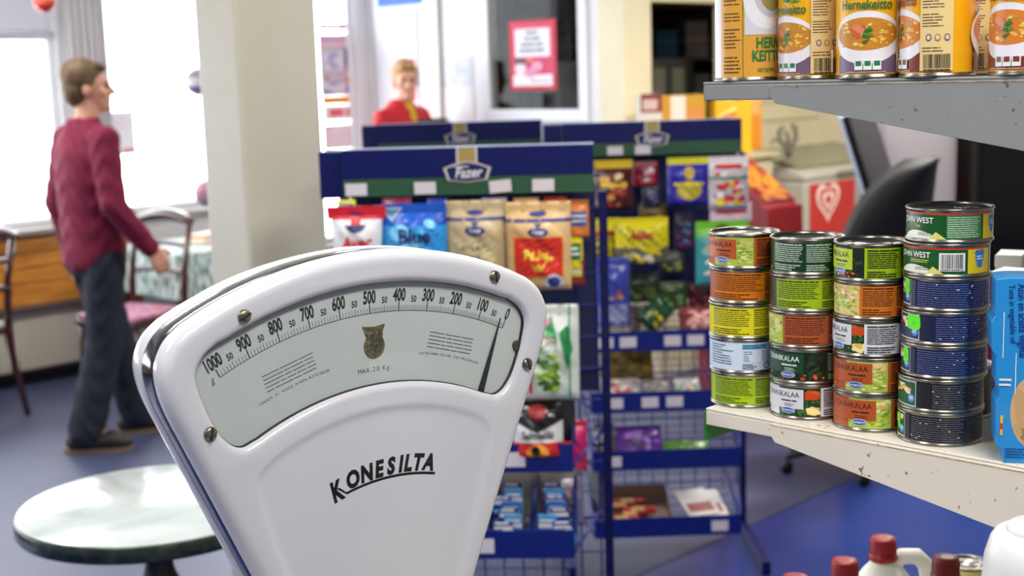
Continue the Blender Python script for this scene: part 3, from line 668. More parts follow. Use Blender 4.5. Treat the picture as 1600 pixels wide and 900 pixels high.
# ---------------------------------------------------------------- soup tins on the upper shelf
SR, SH = .0375, .118
def soup(kind, rot=0.):
    R = SR - .0014; H = SH; a = Art(); L_ = pi * R * .999; z0, z1 = .0045, H - .0045
    Y_ = (236, 172, 20); a.rect(-L_, z0, L_, z1, mat(Y_ if kind != 'tan' else (218, 158, 62), .3), .004)
    o = rot * R; BG = mat((226, 200, 140), .4); I = mat((96, 66, 40), .5)
    if kind == 'tan':
        X = lambda x: R * asin(max(-1, min(1, x)))
        a.rect(X(-1) - .004, z0, X(-.80), z1, mat((214, 214, 224), .35), .003)
        for q0, q1, n in ((.108, .083, 6), (.077, .066, 3), (.060, .037, 6), (.030, .010, 5)): a.lines(X(-.72), q0 - .002, X(-.20), q1 - .002, n, mat((90, 60, 20), .5), int(q0 * 999), .42, .35)
        a.rect(X(-.16), z0, X(-.14), z1, mat((60, 120, 40), .4)); a.rect(X(-.10), .050, X(.98), z1, mat((206, 206, 218), .35), .004)
        a.ell(.021, .088, .026, .032, mat((226, 226, 232), .3), 28); a.ell(.027, .095, .021, .027, mat((190, 190, 204), .3), 28); a.ell(.029, .097, .017, .022, mat((150, 140, 90), .3), 28); a.ell(X(.1), .112, .008, .008, mat((200, 20, 50), .3), 20)
        G = mat((30, 120, 60), .4); a.text('HERNE', .0085, .036, .016, G, .75, 'l', .03); a.text('KEITTO', .0040, .022, .016, G, .75, 'l', .03); a.text('ARTSOPPA', .010, .010, .006, G, .8, 'l', .01)
        return a
    red = kind == 'red'; S = mat((196, 130, 40) if not red else (214, 120, 30), .4); W_ = mat((232, 228, 236), .35); BR_ = mat((120, 50, 36) if red else (110, 92, 116), .4); TG = mat((30, 110, 60) if not red else (130, 40, 24), .4)
    def panel(o):
        a.rect(o - .016, z0 + .002, o + .014, z1, BG, .004)
        for q0, q1, n in ((.104, .086, 5), (.083, .066, 6), (.062, .048, 5), (.030, .024, 2)): a.lines(o - .014, q0, o + .006, q1, n, I, int((q0 + o) * 999), .42, .3)
        a.bars(o - .0125, .0088, o + .0115, .0225, INK, 5); a.lines(o - .0125, .0082, o + .0115, .0064, 1, INK, 4, .8, 0)
        for q, c in ((-.008, (40, 60, 150)), (.0, (150, 120, 90)), (.0085, (40, 60, 150))): a.ell(o + q, .0385, .0026, .0034, mat(c, .4), 14); a.ell(o + q, .0385, .0018, .0024, BG, 14)
    def bowl(o):
        a.rect(o - .033, z0 + .001, o + .033, .024, BR_, .004); a.ell(o, .0415, .038, .0265, W_, 36); a.ell(o, .0450, .0340, .0165, S, 36)
        a.blobs(o - .029, .031, o + .029, .058, 60, [mat(c, .4) for c in ((224, 176, 70), (196, 140, 46), (238, 200, 100))], .0022, 3, 1.6)
        a.blobs(o - .016, .040, o + .004, .056, 10, [mat((206, 90, 50), .4), mat((220, 130, 90), .4)], .0036, 5, 1.3); a.blobs(o - .004, .034, o + .010, .054, 10, [mat((50, 110, 30), .4), mat((80, 140, 50), .4)], .0026, 6, 1.9)
        for q in (-.0105, -.0015, .0075):
            a.rect(o + q, .0090, o + q + .0082, .0190, WHITE); a.rect(o + q + .0012, .0130, o + q + .0070, .0180, mat((30, 120, 80) if not red else (120, 50, 40), .4))
        a.lines(o - .020, .0080, o + .020, .0058, 1, mat((200, 150, 130), .5), 5, .6, 0)
        a.text('Hernekeitto', o, .0700, .0135, TG, .78, 'c', .018); a.blobs(o - .004, .0810, o + .020, .0960, 16, [mat((60, 140, 50), .4), mat((90, 160, 60), .4)], .0034, 7, 1.7)
    bowl(o); panel(o + .047); bowl(o + .118)
    a.rect(o - .052, z0 + .003, o - .040, .030, mat((232, 214, 180), .4), .004); a.lines(o - .051, .028, o - .041, .008, 6, mat((180, 60, 40), .5), 9, .4, .2)
    return a
for i, (x, y, k, r, lab) in enumerate([
        (.2715, 1.523, 'tan', 0, 'tan soup tin with green lettering, nearest the left end of the upper shelf'),
        (.3335, 1.480, 'plain', -.90, 'yellow soup tin showing its bar code panel, second from the left on the upper shelf'),
        (.3800, 1.412, 'plain', -.18, 'yellow soup tin showing a bowl of pea soup, third on the upper shelf'),
        (.4315, 1.360, 'red', -1.30, 'yellow soup tin with bar code panel facing front, fourth on the upper shelf'),
        (.4930, 1.452, 'red', -1.0, 'shaded yellow soup tin set back between two others on the upper shelf'),
        (.4990, 1.297, 'red', -.62, 'yellow soup tin cut by the right edge of the photo on the upper shelf')]):
    p = Vector((x, y, ZU)); t = thing('soup_tin', lab, 'tin', p, facing(p), 'soup tins on the upper shelf'); tin_parts(t, SR, SH, soup(k, r))

# ---------------------------------------------------------------- tuna carton and other goods at the right edge
bt = at(1572, 738, 1.27); bx = thing('tuna_carton', 'bright blue die-cut tuna carton with lettering running downwards at the right edge', 'carton', (bt.x - .003, bt.y, ZL), radians(-14))
CB = mat((32, 140, 214), .4, coat=.3); b = MB()
prof = [(.000, 0), (-.001, .012), (-.0075, .018), (-.0085, .060), (-.0055, .066), (-.0055, .072), (-.0085, .078), (-.009, .106), (-.013, .112), (-.0145, .140), (-.011, .146), (-.011, .182), (.0, .1835), (.09, .1835), (.094, .178), (.094, .02), (.086, 0)]
b.prism(prof, 0, .046, CB); b.build('sleeve', bx, bevel=.001)
a = Art(); DB = mat((18, 52, 128), .4)
a.poly([(.022, .183), (.089, .183), (.089, .060), (.026, .075), (.017, .110)], DB)
a.ell(.026, .052, .021, .036, mat((206, 170, 122), .5), 30); a.blobs(.008, .022, .044, .082, 26, [mat((214, 180, 134), .5), mat((196, 158, 110), .5)], .005, 4, .4)
a.text('Atún en aceite vegetal', .0085, .1775, .0098, DB, .82, 'l', .012, -pi / 2 + .05); a.text('Tuna in vegetable oil', .0005, .1765, .0082, DB, .84, 'l', .006, -pi / 2 + .05)
a.rect(-.0035, .105, -.0027, .150, WHITE); a.rect(.0085, .070, .0093, .110, WHITE); a.lines(-.006, .086, .006, .076, 2, WHITE, 3, .5)
a.rect(-.004, .028, -.0015, .048, mat((225, 190, 40), .5)); a.rect(-.004, .034, -.0015, .040, mat((200, 50, 40), .5)); a.lines(.001, .016, .020, .005, 4, DB, 3, .4)
a.build('print', flatmap(0), bx)
p = at(1550, 620, 1.56); bx = thing('carton', 'narrow magenta carton standing between the tallest tin stack and blue carton', 'carton', (p.x + .012, 1.56, ZL), radians(-40))
b = MB(); b.box((-.02, 0, 0), (.03, .05, .142), mat((122, 24, 76), .4)); b.build('box', bx, bevel=.001); a = Art(); a.lines(-.015, .12, .02, .07, 5, WHITE, 3, .5, .4); a.build('print', flatmap(0), bx)
for (px, w, h, c, tt, lab) in ((1573, .034, .118, (226, 222, 214), (236, 234, 228), 'white carton with a pale lid far along the cream shelf'), (1612, .05, .112, (224, 214, 196), (240, 232, 214), 'cream carton with a red flap beside it at the right edge')):
    p = at(px, 500, 1.86); bx = thing('carton', lab, 'carton', (p.x, 1.86, ZL), ANG - pi / 2 + .3)
    b = MB(); b.box((-w / 2, 0, 0), (w / 2, .06, h), mat(c, .5)); b.build('box', bx, bevel=.001); b = MB(); b.box((-w / 2 - .001, -.001, h - .016), (w / 2 + .001, .061, h + .001), mat(tt, .5)); b.build('lid', bx, bevel=.001)
    a = Art(); a.rect(-w / 2 + .003, h - .06, w / 2 - .003, h - .03, mat((190, 30, 30), .5)); a.lines(-w / 2 + .004, h - .07, w / 2 - .004, h - .1, 4, INK, 4, .5); a.build('print', flatmap(0), bx)

# ---------------------------------------------------------------- bottles on the base shelf
CAPR = mat((146, 10, 18), .45); HDPE = mat((232, 234, 226), .35)
def jug(p, label, rz=0, handle=True, capc=CAPR):
    t = thing('cleaner_bottle', label, 'bottle', p, rz, 'red capped bottles below the cream shelf')
    b = MB(); b.lathe([(.050, 0), (.056, .004), (.057, .15), (.055, .175), (.046, .200), (.030, .222), (.0185, .234), (.0165, .238), (.0165, .246)], HDPE, 40, sx=1.0, sy=.72); b.build('body', t)
    if handle:
        h = MB(); h.tube([(.010, 0, .226), (.030, 0, .238), (.052, 0, .236), (.066, 0, .222), (.070, 0, .195), (.066, 0, .165), (.054, 0, .150)], [.012, .012, .012, .012, .011, .011, .012], HDPE, 14); h.build('handle', t)
    c = MB(); prof = [(.0195, .236), (.0205, .238), (.0205, .243), (.0185, .2445), (.0180, .266), (.0170, .2685), (.006, .2692), (0, .2688)]
    c.lathe(prof, capc, 48); 
    for i in range(36): an = 2 * pi * i / 36; c.tube([(.0185 * cos(an), .0185 * sin(an), .246), (.0181 * cos(an), .0181 * sin(an), .264)], .0005, capc, 5)
    c.build('cap', t)
    a = Art(); a.rect(-.03, .04, .03, .14, mat((40, 150, 90), .4), .005); a.rect(-.024, .10, .024, .112, WHITE, .005); a.lines(-.025, .09, .025, .05, 6, WHITE, 3, .4); a.build('label', lambda u, v, h: (.0575 * sin(u / .0575), -.72 * .0575 * cos(u / .0575) - h * 2, v), t)
    return t
for px, py, Y, rz, hd, lab in ((1380, 842, 1.86, .15, True, 'white bottle with red cap and loop handle, the tallest in view at the bottom edge'), (1320, 872, 1.775, 2.9, False, 'bottle whose red cap shows just left of the handled white bottle'),
                           (1243, 902, 1.72, 2.9, False, 'bottle whose red cap only peeks over the bottom edge, leftmost of them'), (1478, 872, 1.775, .2, False, 'bottle with darker red cap in front of the golden lid')):
    p = at(px, py, Y); jug((p.x, Y, (ZB + .0005) + (p.z - (ZB + .0005) - .269) * 0), lab, rz, hd, CAPR if px != 1478 else mat((120, 14, 20), .45))
p = at(1512, 878, 1.93); plain_tin((p.x, 1.93, (ZB + .0005)), .033, p.z - (ZB + .0005), (214, 200, 120), 'tall tin with a golden lid between the dark red cap and the white canister', (200, 60, 40))
p = at(1634, 830, 1.08); LZ = p.z - .27; t = thing('white_canister', 'large plain white plastic canister with rounded shoulder at the lower right corner', 'canister', (p.x, 1.08, LZ))
b = MB(); H = .27; b.lathe([(.044, 0), (.049, .005), (.0505, H - .05), (.0485, H - .024), (.0440, H - .008), (.0400, H - .002), (.0360, H), (.030, H)], mat((226, 226, 226), .4), 56); b.build('body', t)
b = MB(); b.lathe([(.0305, H - .001), (.0305, H + .004), (.029, H + .005), (0, H + .005)], mat((226, 226, 226), .4), 40); b.build('cap', t)

st = thing('side_stand', 'white painted stand holding the white canister', 'stand', (p.x, 1.08, 0), YAW)
b = MB(); b.box((-.07, -.07, LZ - .025), (.07, .07, LZ - .0005), CREAM); b.build('top', st, bevel=.003)
b = MB(); b.box((-.055, -.055, 0), (.055, .055, LZ - .025), CREAM); b.build('body', st, bevel=.003)
# ---------------------------------------------------------------- sweet racks
RTOP = 1.482; HW = .30; TW = .24
LIPS = [(.815, -.22), (.620, -.25), (.430, -.27), (.205, -.28)]
TAGM = mat((214, 206, 214), .55)
def fazer_logo(s=1.):
    a = Art(.0004)
    G = mat((176, 154, 96), .35, .3); W_ = mat((225, 222, 224), .4); Nn = mat((12, 24, 84), .35)
    def hexa(k, dz=0): return [(x * s * k, z * s * k + dz) for x, z in ((-.058, .012), (-.030, .022), (.0, .028), (.030, .022), (.058, .012), (.048, -.018), (0, -.024), (-.048, -.018))]
    a.rect(-.0245 * s, .012 * s, .0245 * s, .0600 * s, W_); a.rect(-.0210 * s, .012 * s, .0210 * s, .0600 * s, G)
    a.poly(hexa(1.0), G); a.poly(hexa(.95), W_); a.poly(hexa(.88), Nn)
    a.text('Fazer', .002 * s, -.011 * s, .034 * s, W_, .86, 'c', .02, .03, .25); a.rect(-.030 * s, .0135 * s, .004 * s, .0160 * s, W_)
    return a
def build_rack(label, cat_group, loc, rz, tags=((-.268, 0), (-.102, 0), (.078, -.08), (.180, 0)), full=True):
    r = thing('sweet_rack', label, 'display rack', loc, rz, cat_group)
    b = MB(); b.box((-HW, 0, RTOP - .070), (HW, .018, RTOP), NAVY); b.box((-HW, .001, RTOP - .112), (HW, .018, RTOP - .070), GREEN); b.box((-HW, -.002, RTOP - .112), (HW, .0, RTOP - .109), GREEN)
    b.box((-HW - .060, .02, RTOP - .116), (-HW, .12, RTOP - .004), NAVY); b.box((-HW, .018, RTOP - .008), (HW, .12, RTOP - .002), mat((150, 160, 196), .3))
    h = b.build('header_sign', r, bevel=.0015)
    lg = fazer_logo(); lg.build('logo', flatmap(0, RTOP - .066 + .006), h, 'gold and white logo on the blue header')
    for x, t in tags:
        b = MB(); mx = Matrix.Translation((x, -.003, RTOP - .094)) @ Matrix.Rotation(t, 4, 'Y'); b.box((-.026, -.0008, -.0145), (.026, .0008, .0145), TAGM, mx); tg = b.build('price_tag', h)
        a = Art(.0002); a.lines(-.022, .011, .02, .005, 1, mat((120, 116, 124), .6), 2, .5); a.lines(.004, -.002, .022, -.006, 1, mat((110, 106, 112), .6), 3, .5, 0)
    for sx in (-1, 1):
        b = MB(); x = sx * (HW + .02) - .011; b.box((x, .10, .02), (x + .022, .135, RTOP - .12 if sx > 0 else RTOP - .01), NAVY)
        for k in range(24): z = .1 + k * .053; b.box((x + .007, .0990, z), (x + .015, .1001, z + .016), mat((6, 10, 40), .6))
        b.build('post', r, bevel=.002)
        b = MB(); b.box((x - .003, -.30, .0), (x + .025, .135, .05), NAVY); f = b.build('foot', r, bevel=.004)
        b = MB(); b.box((x, -.30, 0), (x + .022, -.27, .02), BLACK); b.build('foot_pad', f)
    b = MB(); x = -HW
    for k in range(13): X = -HW + k * .05; b.tube([(X, .105, .18), (X, .105, RTOP - .1)], .0022, BLUE, 4)
    for k in range(16): z = .2 + k * .08; b.tube([(-HW - .01, .102, z), (HW + .01, .102, z)], .0022, BLUE, 4)
    b.box((-HW, .108, .86), (HW, .112, RTOP - .11), mat((14, 24, 70), .5)); b.build('wire_back', r)
    for i, (z, y) in enumerate(LIPS):
        b = MB(); b.box((-TW, y, z - .066), (TW, y + .003, z), BLUE); b.box((-TW, y + .003, z - .066), (TW, y + .014, z - .062), BLUE)
        wm = mat((30, 46, 110), .35, .2)
        for k in range(25):
            X = -TW + k * .02; b.tube([(X, y + .004, z - .05), (X, .10, z + .03), (X, .10, z + .10)], .0012, wm, 4)
        for k in range(8): t = k / 7; Y = y + .01 + t * (.09 - y); b.tube([(-TW, Y, z - .05 + .08 * t), (TW, Y, z - .05 + .08 * t)], .0014, wm, 4)
        for sx in (-1, 1):
            X = sx * TW; b.prism([(y, z - .064), (y, z), (.10, z + .115), (.10, z + .105), (y + .02, z - .045)], X - .0015, X + .0015, BLUE, Matrix(((0, 1, 0, 0), (1, 0, 0, 0), (0, 0, 1, 0), (0, 0, 0, 1))))
            b.tube([(X, .10, z + .10), (sx * (HW + .012), .112, z + .10)], .004, BLUE, 6); b.tube([(X, y + .01, z - .055), (sx * (HW + .012), .112, z - .055)], .004, BLUE, 6)
        t = b.build('tray', r)
        rnd = random.Random(i)
        for X in ((-.19, -.115, .03, .105), (-.165, -.05, .03), (-.175, ), (.17, ))[i] if full else ():
            c = MB(); c.box((X - .027, y - .0022, z - .052), (X + .027, y - .0004, z - .018), TAGM); c.build('price_tag', t)
    return r
g3 = 'blue sweet racks'
p1 = at(730, 267, 3.2); RA = radians(-4)
rack1 = build_rack('blue sweet rack nearest the camera, just behind the white scale', g3, (p1.x, 3.2, 0), RA)
p2 = at(1019, 210, 4.50); RB = radians(1)
rack2 = build_rack('blue sweet rack further back on the right, seen down to its feet', g3, (p2.x, 4.5, 0), RB, ((-.125, 0), (-.032, 0)))
p3 = at(719, 215, 4.95)
rack3 = build_rack('blue sweet rack behind the nearest one, only its header board showing', g3, (p3.x, 4.95, 0), radians(2), (), False)
def onrack(root, x, y, z):
    a = root.rotation_euler[2]; c = Vector(root.location); return c + Vector((x * cos(a) - y * sin(a), x * sin(a) + y * cos(a), z))

def bag(label, w, h, t, base, art, loc, rz, group=None, taper=.0, tilt=0., gloss=.25, cat='sweet bag', seal=.12, back=None, roll=0.):
    """pillow pack hanging from its top edge (origin); art in u -w/2..w/2, v -h..0"""
    o = thing('sweet_bag', label, cat, loc, rz, group)
    rnd = random.Random(int(w * 1e4) + int(h * 1e4) + len(label)); ph = [rnd.random() * 6 for _ in range(6)]
    def f(u, v):
        x = 2 * u / w; y = -v / h; k = max(0, (1 - abs(x) ** 2.6)); e = max(0., min(1., (y - seal) / .25)); e2 = max(0., min(1, (1 - y) / .08))
        wr = .07 * sin(u * 95 + ph[0] + y * 5) + .09 * sin(v * 80 + ph[1] + x * 3) + .06 * sin((u + v) * 170 + ph[2])
        return t * (k * (e * (2 - e)) * (e2 * (2 - e2)) * (1 + wr) + .04 * (sin(u * 140 + ph[3]) * (1 - e)))
    def mp(sgn):
        def g(u, v, hh):
            y = -v / h; s = 1 - taper * y; p = Vector((u * s, -sgn * (f(u, v) * (1 if sgn > 0 else .6) + .0006 + hh), v))
            if tilt: p = Matrix.Rotation(tilt, 3, 'X') @ p
            if roll: p = Matrix.Rotation(roll, 3, 'Y') @ p
            return p
        return g
    nu, nv = 20, 26; b = MB(); vs = []
    for sgn in (1, -1):
        m_ = mp(sgn)
        for j in range(nv + 1):
            for i in range(nu + 1): vs.append(m_(-w / 2 + w * i / nu, -h * j / nv, 0))
    K = (nu + 1) * (nv + 1); fs = []
    for s_ in (0, 1):
        for j in range(nv):
            for i in range(nu): q = s_ * K + j * (nu + 1) + i; fs.append((q, q + 1, q + nu + 2, q + nu + 1))
    per = [i for i in range(nu + 1)] + [j * (nu + 1) + nu for j in range(1, nv + 1)] + [nv * (nu + 1) + i for i in range(nu - 1, -1, -1)] + [j * (nu + 1) for j in range(nv - 1, 0, -1)]
    for a_, c_ in zip(per, per[1:] + per[:1]): fs.append((a_, c_, K + c_, K + a_))
    b.add(vs, fs, mat(base, gloss) if isinstance(base, tuple) else base, True); b.build('pouch', o)
    if art: art.build('print', mp(1), o, cut=w / 14, cutv=h / 18)
    return o
def A_(): return Art(.0006)
GR = 'bags hanging on the nearest sweet rack'
W_ = mat((226, 224, 228), .4)
def avec():
    a = A_(); R = mat((206, 22, 44), .35); a.rect(-.07, -.030, .07, 0, R); a.rect(-.012, -.045, .012, -.03, R); a.text('Fazer', 0, -.022, .017, mat((30, 40, 110), .4), .9, 'c', .02, 0, .2)
    a.poly([(-.026, -.042), (.026, -.042), (.018, -.054), (0, -.060), (-.018, -.054)], mat((26, 34, 96), .4)); a.text('Avec', 0, -.096, .040, mat((216, 40, 56), .4), .95, 'c', .03, .06, .3); a.ell(.05, -.16, .024, .02, R)
    a.blobs(-.06, -.19, .06, -.12, 12, [R, mat((240, 200, 210), .4)], .012, 2); return a
def blue_():
    a = A_(); a.rect(-.078, -.19, .078, -.05, mat((44, 150, 222), .3)); a.rect(-.078, -.05, .078, 0, mat((22, 84, 190), .3)); a.poly([(-.076, -.008), (-.024, -.008), (-.050, -.040)], mat((180, 190, 200), .4)); a.poly([(-.068, -.012), (-.032, -.012), (-.050, -.032)], mat((80, 130, 170), .4))
    a.blobs(-.06, -.12, .06, -.02, 10, [mat((60, 170, 230), .3), mat((110, 196, 236), .3)], .018, 4); a.text('Blue', .004, -.088, .046, mat((18, 26, 100), .4), .95, 'c', .03); a.ell(-.005, -.128, .045, .026, mat((190, 224, 240), .35)); a.blobs(.01, -.19, .075, -.11, 14, [mat((170, 200, 60), .4), W_, mat((60, 170, 220), .4)], .008, 5); return a
def beige(name, word, red):
    a = A_(); N_ = mat((40, 50, 120), .45); a.rect(-.08, -.046, .08, -.038, N_); a.ell(0, -.068, .024, .011, N_, 20); a.text('Fazer', 0, -.072, .015, W_, .9, 'c', .01, 0, .2); a.ell(0, -.027, .020, .006, N_); a.poly([(-.008, -.048), (.008, -.048), (0, -.062)], N_)
    if red:
        a.rect(-.058, -.172, .058, -.078, mat((232, 160, 50), .4)); a.rect(-.056, -.170, .056, -.080, mat((206, 40, 20), .4)); a.text(word, 0, -.130, .031, mat((246, 220, 60), .4), .86, 'c', .025); a.poly([(-.018, -.138), (-.006, -.146), (0, -.138), (.006, -.146), (.018, -.138), (.008, -.158), (-.008, -.158)], mat((240, 180, 50), .4))
        a.ell(.035, -.182, .022, .018, mat((180, 186, 200), .4), 20); a.ell(.035, -.182, .015, .012, N_, 20); a.blobs(-.06, -.205, .0, -.176, 12, [mat((180, 40, 40), .4), mat((200, 190, 60), .4)], .007, 3)
    else:
        a.rect(-.05, -.19, .05, -.085, mat((186, 168, 128), .5)); a.text(word, 0, -.113, .019, mat((70, 62, 50), .5), .95, 'c', .01); a.blobs(-.048, -.19, .048, -.12, 22, [mat((110, 100, 80), .5), mat((60, 56, 50), .5), mat((205, 190, 150), .5)], .010, 7)
    return a
def r1(px, py, Y): return at(px, py, Y)
BY = 3.10
bag('white sweet bag with a red top and red script, left on the nearest rack', .125, .20, .028, (224, 222, 226), avec(), r1(556, 322, BY), RA, GR, .22)
bag('bright blue sweet bag lettered in navy on the nearest rack', .143, .20, .030, (30, 118, 210), blue_(), r1(645, 318, BY), RA, GR, .06)
kraft = nmat('kraft_foil', [(.3, (178, 158, 118)), (.7, (200, 178, 138))], 30, r=.35)
kraft2 = nmat('kraft_foil_light', [(.3, (206, 166, 112)), (.7, (222, 186, 134))], 30, r=.35)
bag('greyish kraft sweet bag with a blue stripe on the nearest rack', .142, .212, .030, kraft, beige('k', 'Kiss Kiss', False), r1(742, 313, BY), RA, GR, .05)
bag('tan sweet bag with a red square and yellow lettering on the nearest rack', .150, .205, .032, kraft2, beige('p', 'Pihlaja', True), r1(840, 315, BY - .02), RA, GR, .02)
gg = A_(); 
for q in ((-.03, .02), (.01, -.01), (.045, -.03)): gg.poly([(q[0] - .014, -.03 + q[1]), (q[0] + .004, -.015 + q[1]), (q[0] + .016, -.07 + q[1]), (q[0] + .002, -.12 + q[1])], mat((40, 140, 80), .4))
gg.blobs(-.06, -.15, .03, -.02, 26, [mat((70, 170, 100), .4), mat((150, 200, 110), .4), mat((210, 130, 150), .4), mat((230, 235, 225), .4)], .013, 3, 1.9)
gg.ell(.004, -.150, .034, .052, mat((196, 214, 190), .4), 26); gg.blobs(-.026, -.198, .034, -.105, 34, [mat((150, 180, 40), .4), mat((90, 130, 30), .4), mat((60, 100, 30), .4)], .009, 6); gg.rect(-.042, -.20, -.034, -.10, mat((180, 40, 40), .4)); gg.rect(.052, -.215, .056, 0, mat((40, 140, 90), .4))
bag('white and green sweet bag hanging low beside the right edge of the scale', .150, .222, .026, (206, 212, 206), gg, r1(852, 476, 3.0), RA, GR, .02)
# small packs further back on the nearest rack, dimly seen between the bags
rnd = random.Random(3)
for (px, py, w, h, c, c2, lab) in ((541, 312, .045, .03, (200, 196, 40), (40, 60, 140), 'yellow'), (620, 309, .07, .05, (120, 30, 60), (220, 200, 210), 'maroon'), (683, 310, .05, .05, (40, 60, 150), (220, 220, 230), 'navy blue'), (772, 309, .06, .06, (170, 150, 190), (60, 50, 90), 'lilac'),
                              (822, 309, .06, .06, (214, 170, 120), (200, 60, 40), 'orange striped'), (868, 308, .055, .07, (190, 60, 36), (60, 130, 60), 'brick red'), (903, 312, .05, .09, (214, 120, 50), (60, 90, 150), 'orange'), (897, 360, .04, .10, (214, 196, 30), (40, 110, 60), 'lemon yellow'), (899, 395, .04, .08, (130, 30, 40), (190, 190, 40), 'dark red'), (560, 380, .07, .09, (150, 24, 40), (220, 190, 190), 'crimson'), (800, 400, .07, .12, (120, 28, 36), (230, 190, 60), 'wine red')):
    a = A_(); a.rect(-w / 2 + .005, -h * .7, w / 2 - .005, -h * .3, mat(c2, .4)); a.lines(-w / 2 + .006, -h * .36, w / 2 - .006, -h * .62, 2, W_, int(px), .5, .2)
    bag('small %s sweet pack hooked behind the front bags of the nearest rack' % lab, w, h, .010, c, a, r1(px, py, 3.2), RA, 'small packs behind the front bags', 0)
# upright packs in the trays of the nearest rack
def tray_pt(rack, i, x, dy=.05, dz=0):
    z, y = LIPS[i]; t = (dy) / (.10 - y); return onrack(rack, x, y + dy, z - .046 + .08 * t + dz)
def ontray(px, rack, i, dy):
    """local x on the tray that the photo shows at column px"""
    lo, hi = -.4, .4
    for _ in range(40):
        m_ = (lo + hi) / 2; p = tray_pt(rack, i, m_, dy); c = CM.transposed() @ (p - EYE); q = 800 + FPX * c[0] / c[2]
        if q < px: lo = m_
        else: hi = m_
    return (lo + hi) / 2
a = A_(); a.rect(-.08, -.055, .08, 0, mat((22, 20, 22), .35)); a.poly([(-.07, -.05), (.07, -.05), (0, -.085)], mat((22, 20, 22), .35)); a.poly([(-.022, -.028), (0, -.018), (.022, -.028), (.018, -.048), (0, -.058), (-.018, -.048)], mat((150, 40, 44), .4)); a.text('Salmiakki', 0, -.098, .024, mat((30, 30, 34), .4), .82, 'c', .03); a.rect(-.08, -.16, .08, -.107, mat((196, 28, 30), .4)); a.ell(0, -.128, .026, .018, mat((226, 140, 40), .4)); a.ell(-.004, -.126, .010, .012, BLACK)
x = ontray(842, rack1, 0, .03)
bag('black, white and red liquorice bag standing in the upper tray of the nearest rack', .115, .145, .03, (214, 214, 218), a, tray_pt(rack1, 0, x, .035, .145), RA, cat='sweet bag', tilt=-.15)
a = A_(); a.blobs(-.06, -.1, .06, 0, 30, [mat((30, 28, 30), .4), mat((70, 60, 50), .4), mat((196, 70, 40), .4), mat((200, 196, 190), .4)], .014, 9)
bag('dark patterned bag leaning behind the liquorice bag', .13, .17, .022, (36, 32, 34), a, tray_pt(rack1, 0, x + .02, .11, .165), RA, tilt=-.2)
a = A_(); a.blobs(-.11, -.03, .11, 0, 30, [mat((150, 180, 20), .4), mat((60, 130, 30), .4), mat((220, 180, 20), .4), mat((190, 80, 20), .4)], .016, 9); a.ell(.085, -.014, .02, .013, mat((236, 200, 30), .4))
x = ontray(812, rack1, 1, .2)
bag('green and yellow sweet bag behind the gum boxes of the nearest rack', .22, .10, .02, (190, 150, 20), a, tray_pt(rack1, 1, x, .26, .115), RA)
def display_box(label, loc, rz, w, d, h, col, n, packcol, seed, group):
    o = thing('display_box', label, 'box', loc, rz); CB_ = nmat('greyboard', [(.3, (150, 142, 134)), (.7, (168, 160, 152))], 8, r=.7)
    b = MB(); t = .002; b.box((-w / 2, 0, 0), (w / 2, d, t), CB_); b.box((-w / 2, 0, 0), (w / 2, t, h * .32), mat(col, .4)); b.box((-w / 2, d - t, 0), (w / 2, d, h), CB_)
    for s_ in (-1, 1): b.prism([(0, 0), (0, h * .32), (d * .55, h * .55), (d, h), (d, 0)], s_ * (w / 2) - t / 2, s_ * (w / 2) + t / 2, mat(col, .4), Matrix(((0, 1, 0, 0), (1, 0, 0, 0), (0, 0, 1, 0), (0, 0, 0, 1))))
    b.build('tray_card', o); a = Art(.0004); a.blobs(-w / 2, .002, w / 2, h * .3, 9, [mat((90, 170, 220), .4), mat((20, 60, 150), .4), W_], .012, seed, .6); a.build('print', flatmap(0), o)
    rnd = random.Random(seed)
    for k in range(n):
        pk = thing('gum_pack', 'blue chewing gum pack lying in the card display box at the %s' % ('left' if seed == 1 else 'right'), 'gum pack', tuple(Vector(loc) + Vector(((rnd.random() - .5) * (w - .06), .012 + d * .62 * k / n, .004 + .02 * (k // 2)))), rz + (rnd.random() - .5) * .2, group)
        b = MB(); b.box((-.022, 0, 0), (.022, .010, .050 + .010 * (k % 2)), mat(packcol[k % len(packcol)], .35)); b.build('wrapper', pk, bevel=.002)
        a = Art(.0003); a.rect(-.020, .030, .020, .040, W_); a.rect(-.020, .010, .020, .018, mat((200, 30, 50) if k % 3 == 0 else (100, 190, 230), .4)); a.lines(-.017, .052, .017, .043, 1, W_, k, .8, .1); a.build('print', flatmap(0), pk)
gb = [(24, 60, 160), (70, 150, 215), (20, 44, 130), (40, 110, 200)]
for px, s_, lab in ((796, 1, 'grey card display box of gum, left in the second tray of the nearest rack'), (868, 2, 'grey card display box of blue gum, right in the second tray of the nearest rack')):
    x = ontray(px, rack1, 1, .02); p = tray_pt(rack1, 1, x, .015, .001)
    display_box(lab, p, RA, .098, .19, .125, (24, 56, 140), 7, gb, s_, 'gum packs in the %s display box' % ('left' if s_ == 1 else 'right'))
a = A_(); a.rect(-.03, -.1, .03, -.02, mat((196, 30, 110), .4)); bag('magenta sweet bag at the right end of the second tray, by the rack post', .07, .13, .02, (200, 40, 80), a, onrack(rack1, TW - .005, .05, .80), RA)
a = A_(); a.blobs(-.03, -.12, .03, 0, 14, [W_, mat((190, 170, 180), .4)], .01, 3); bag('silvery pack slumped below the magenta bag by the rack post', .06, .14, .02, (120, 110, 130), a, onrack(rack1, TW - .01, -.04, .70), RA)

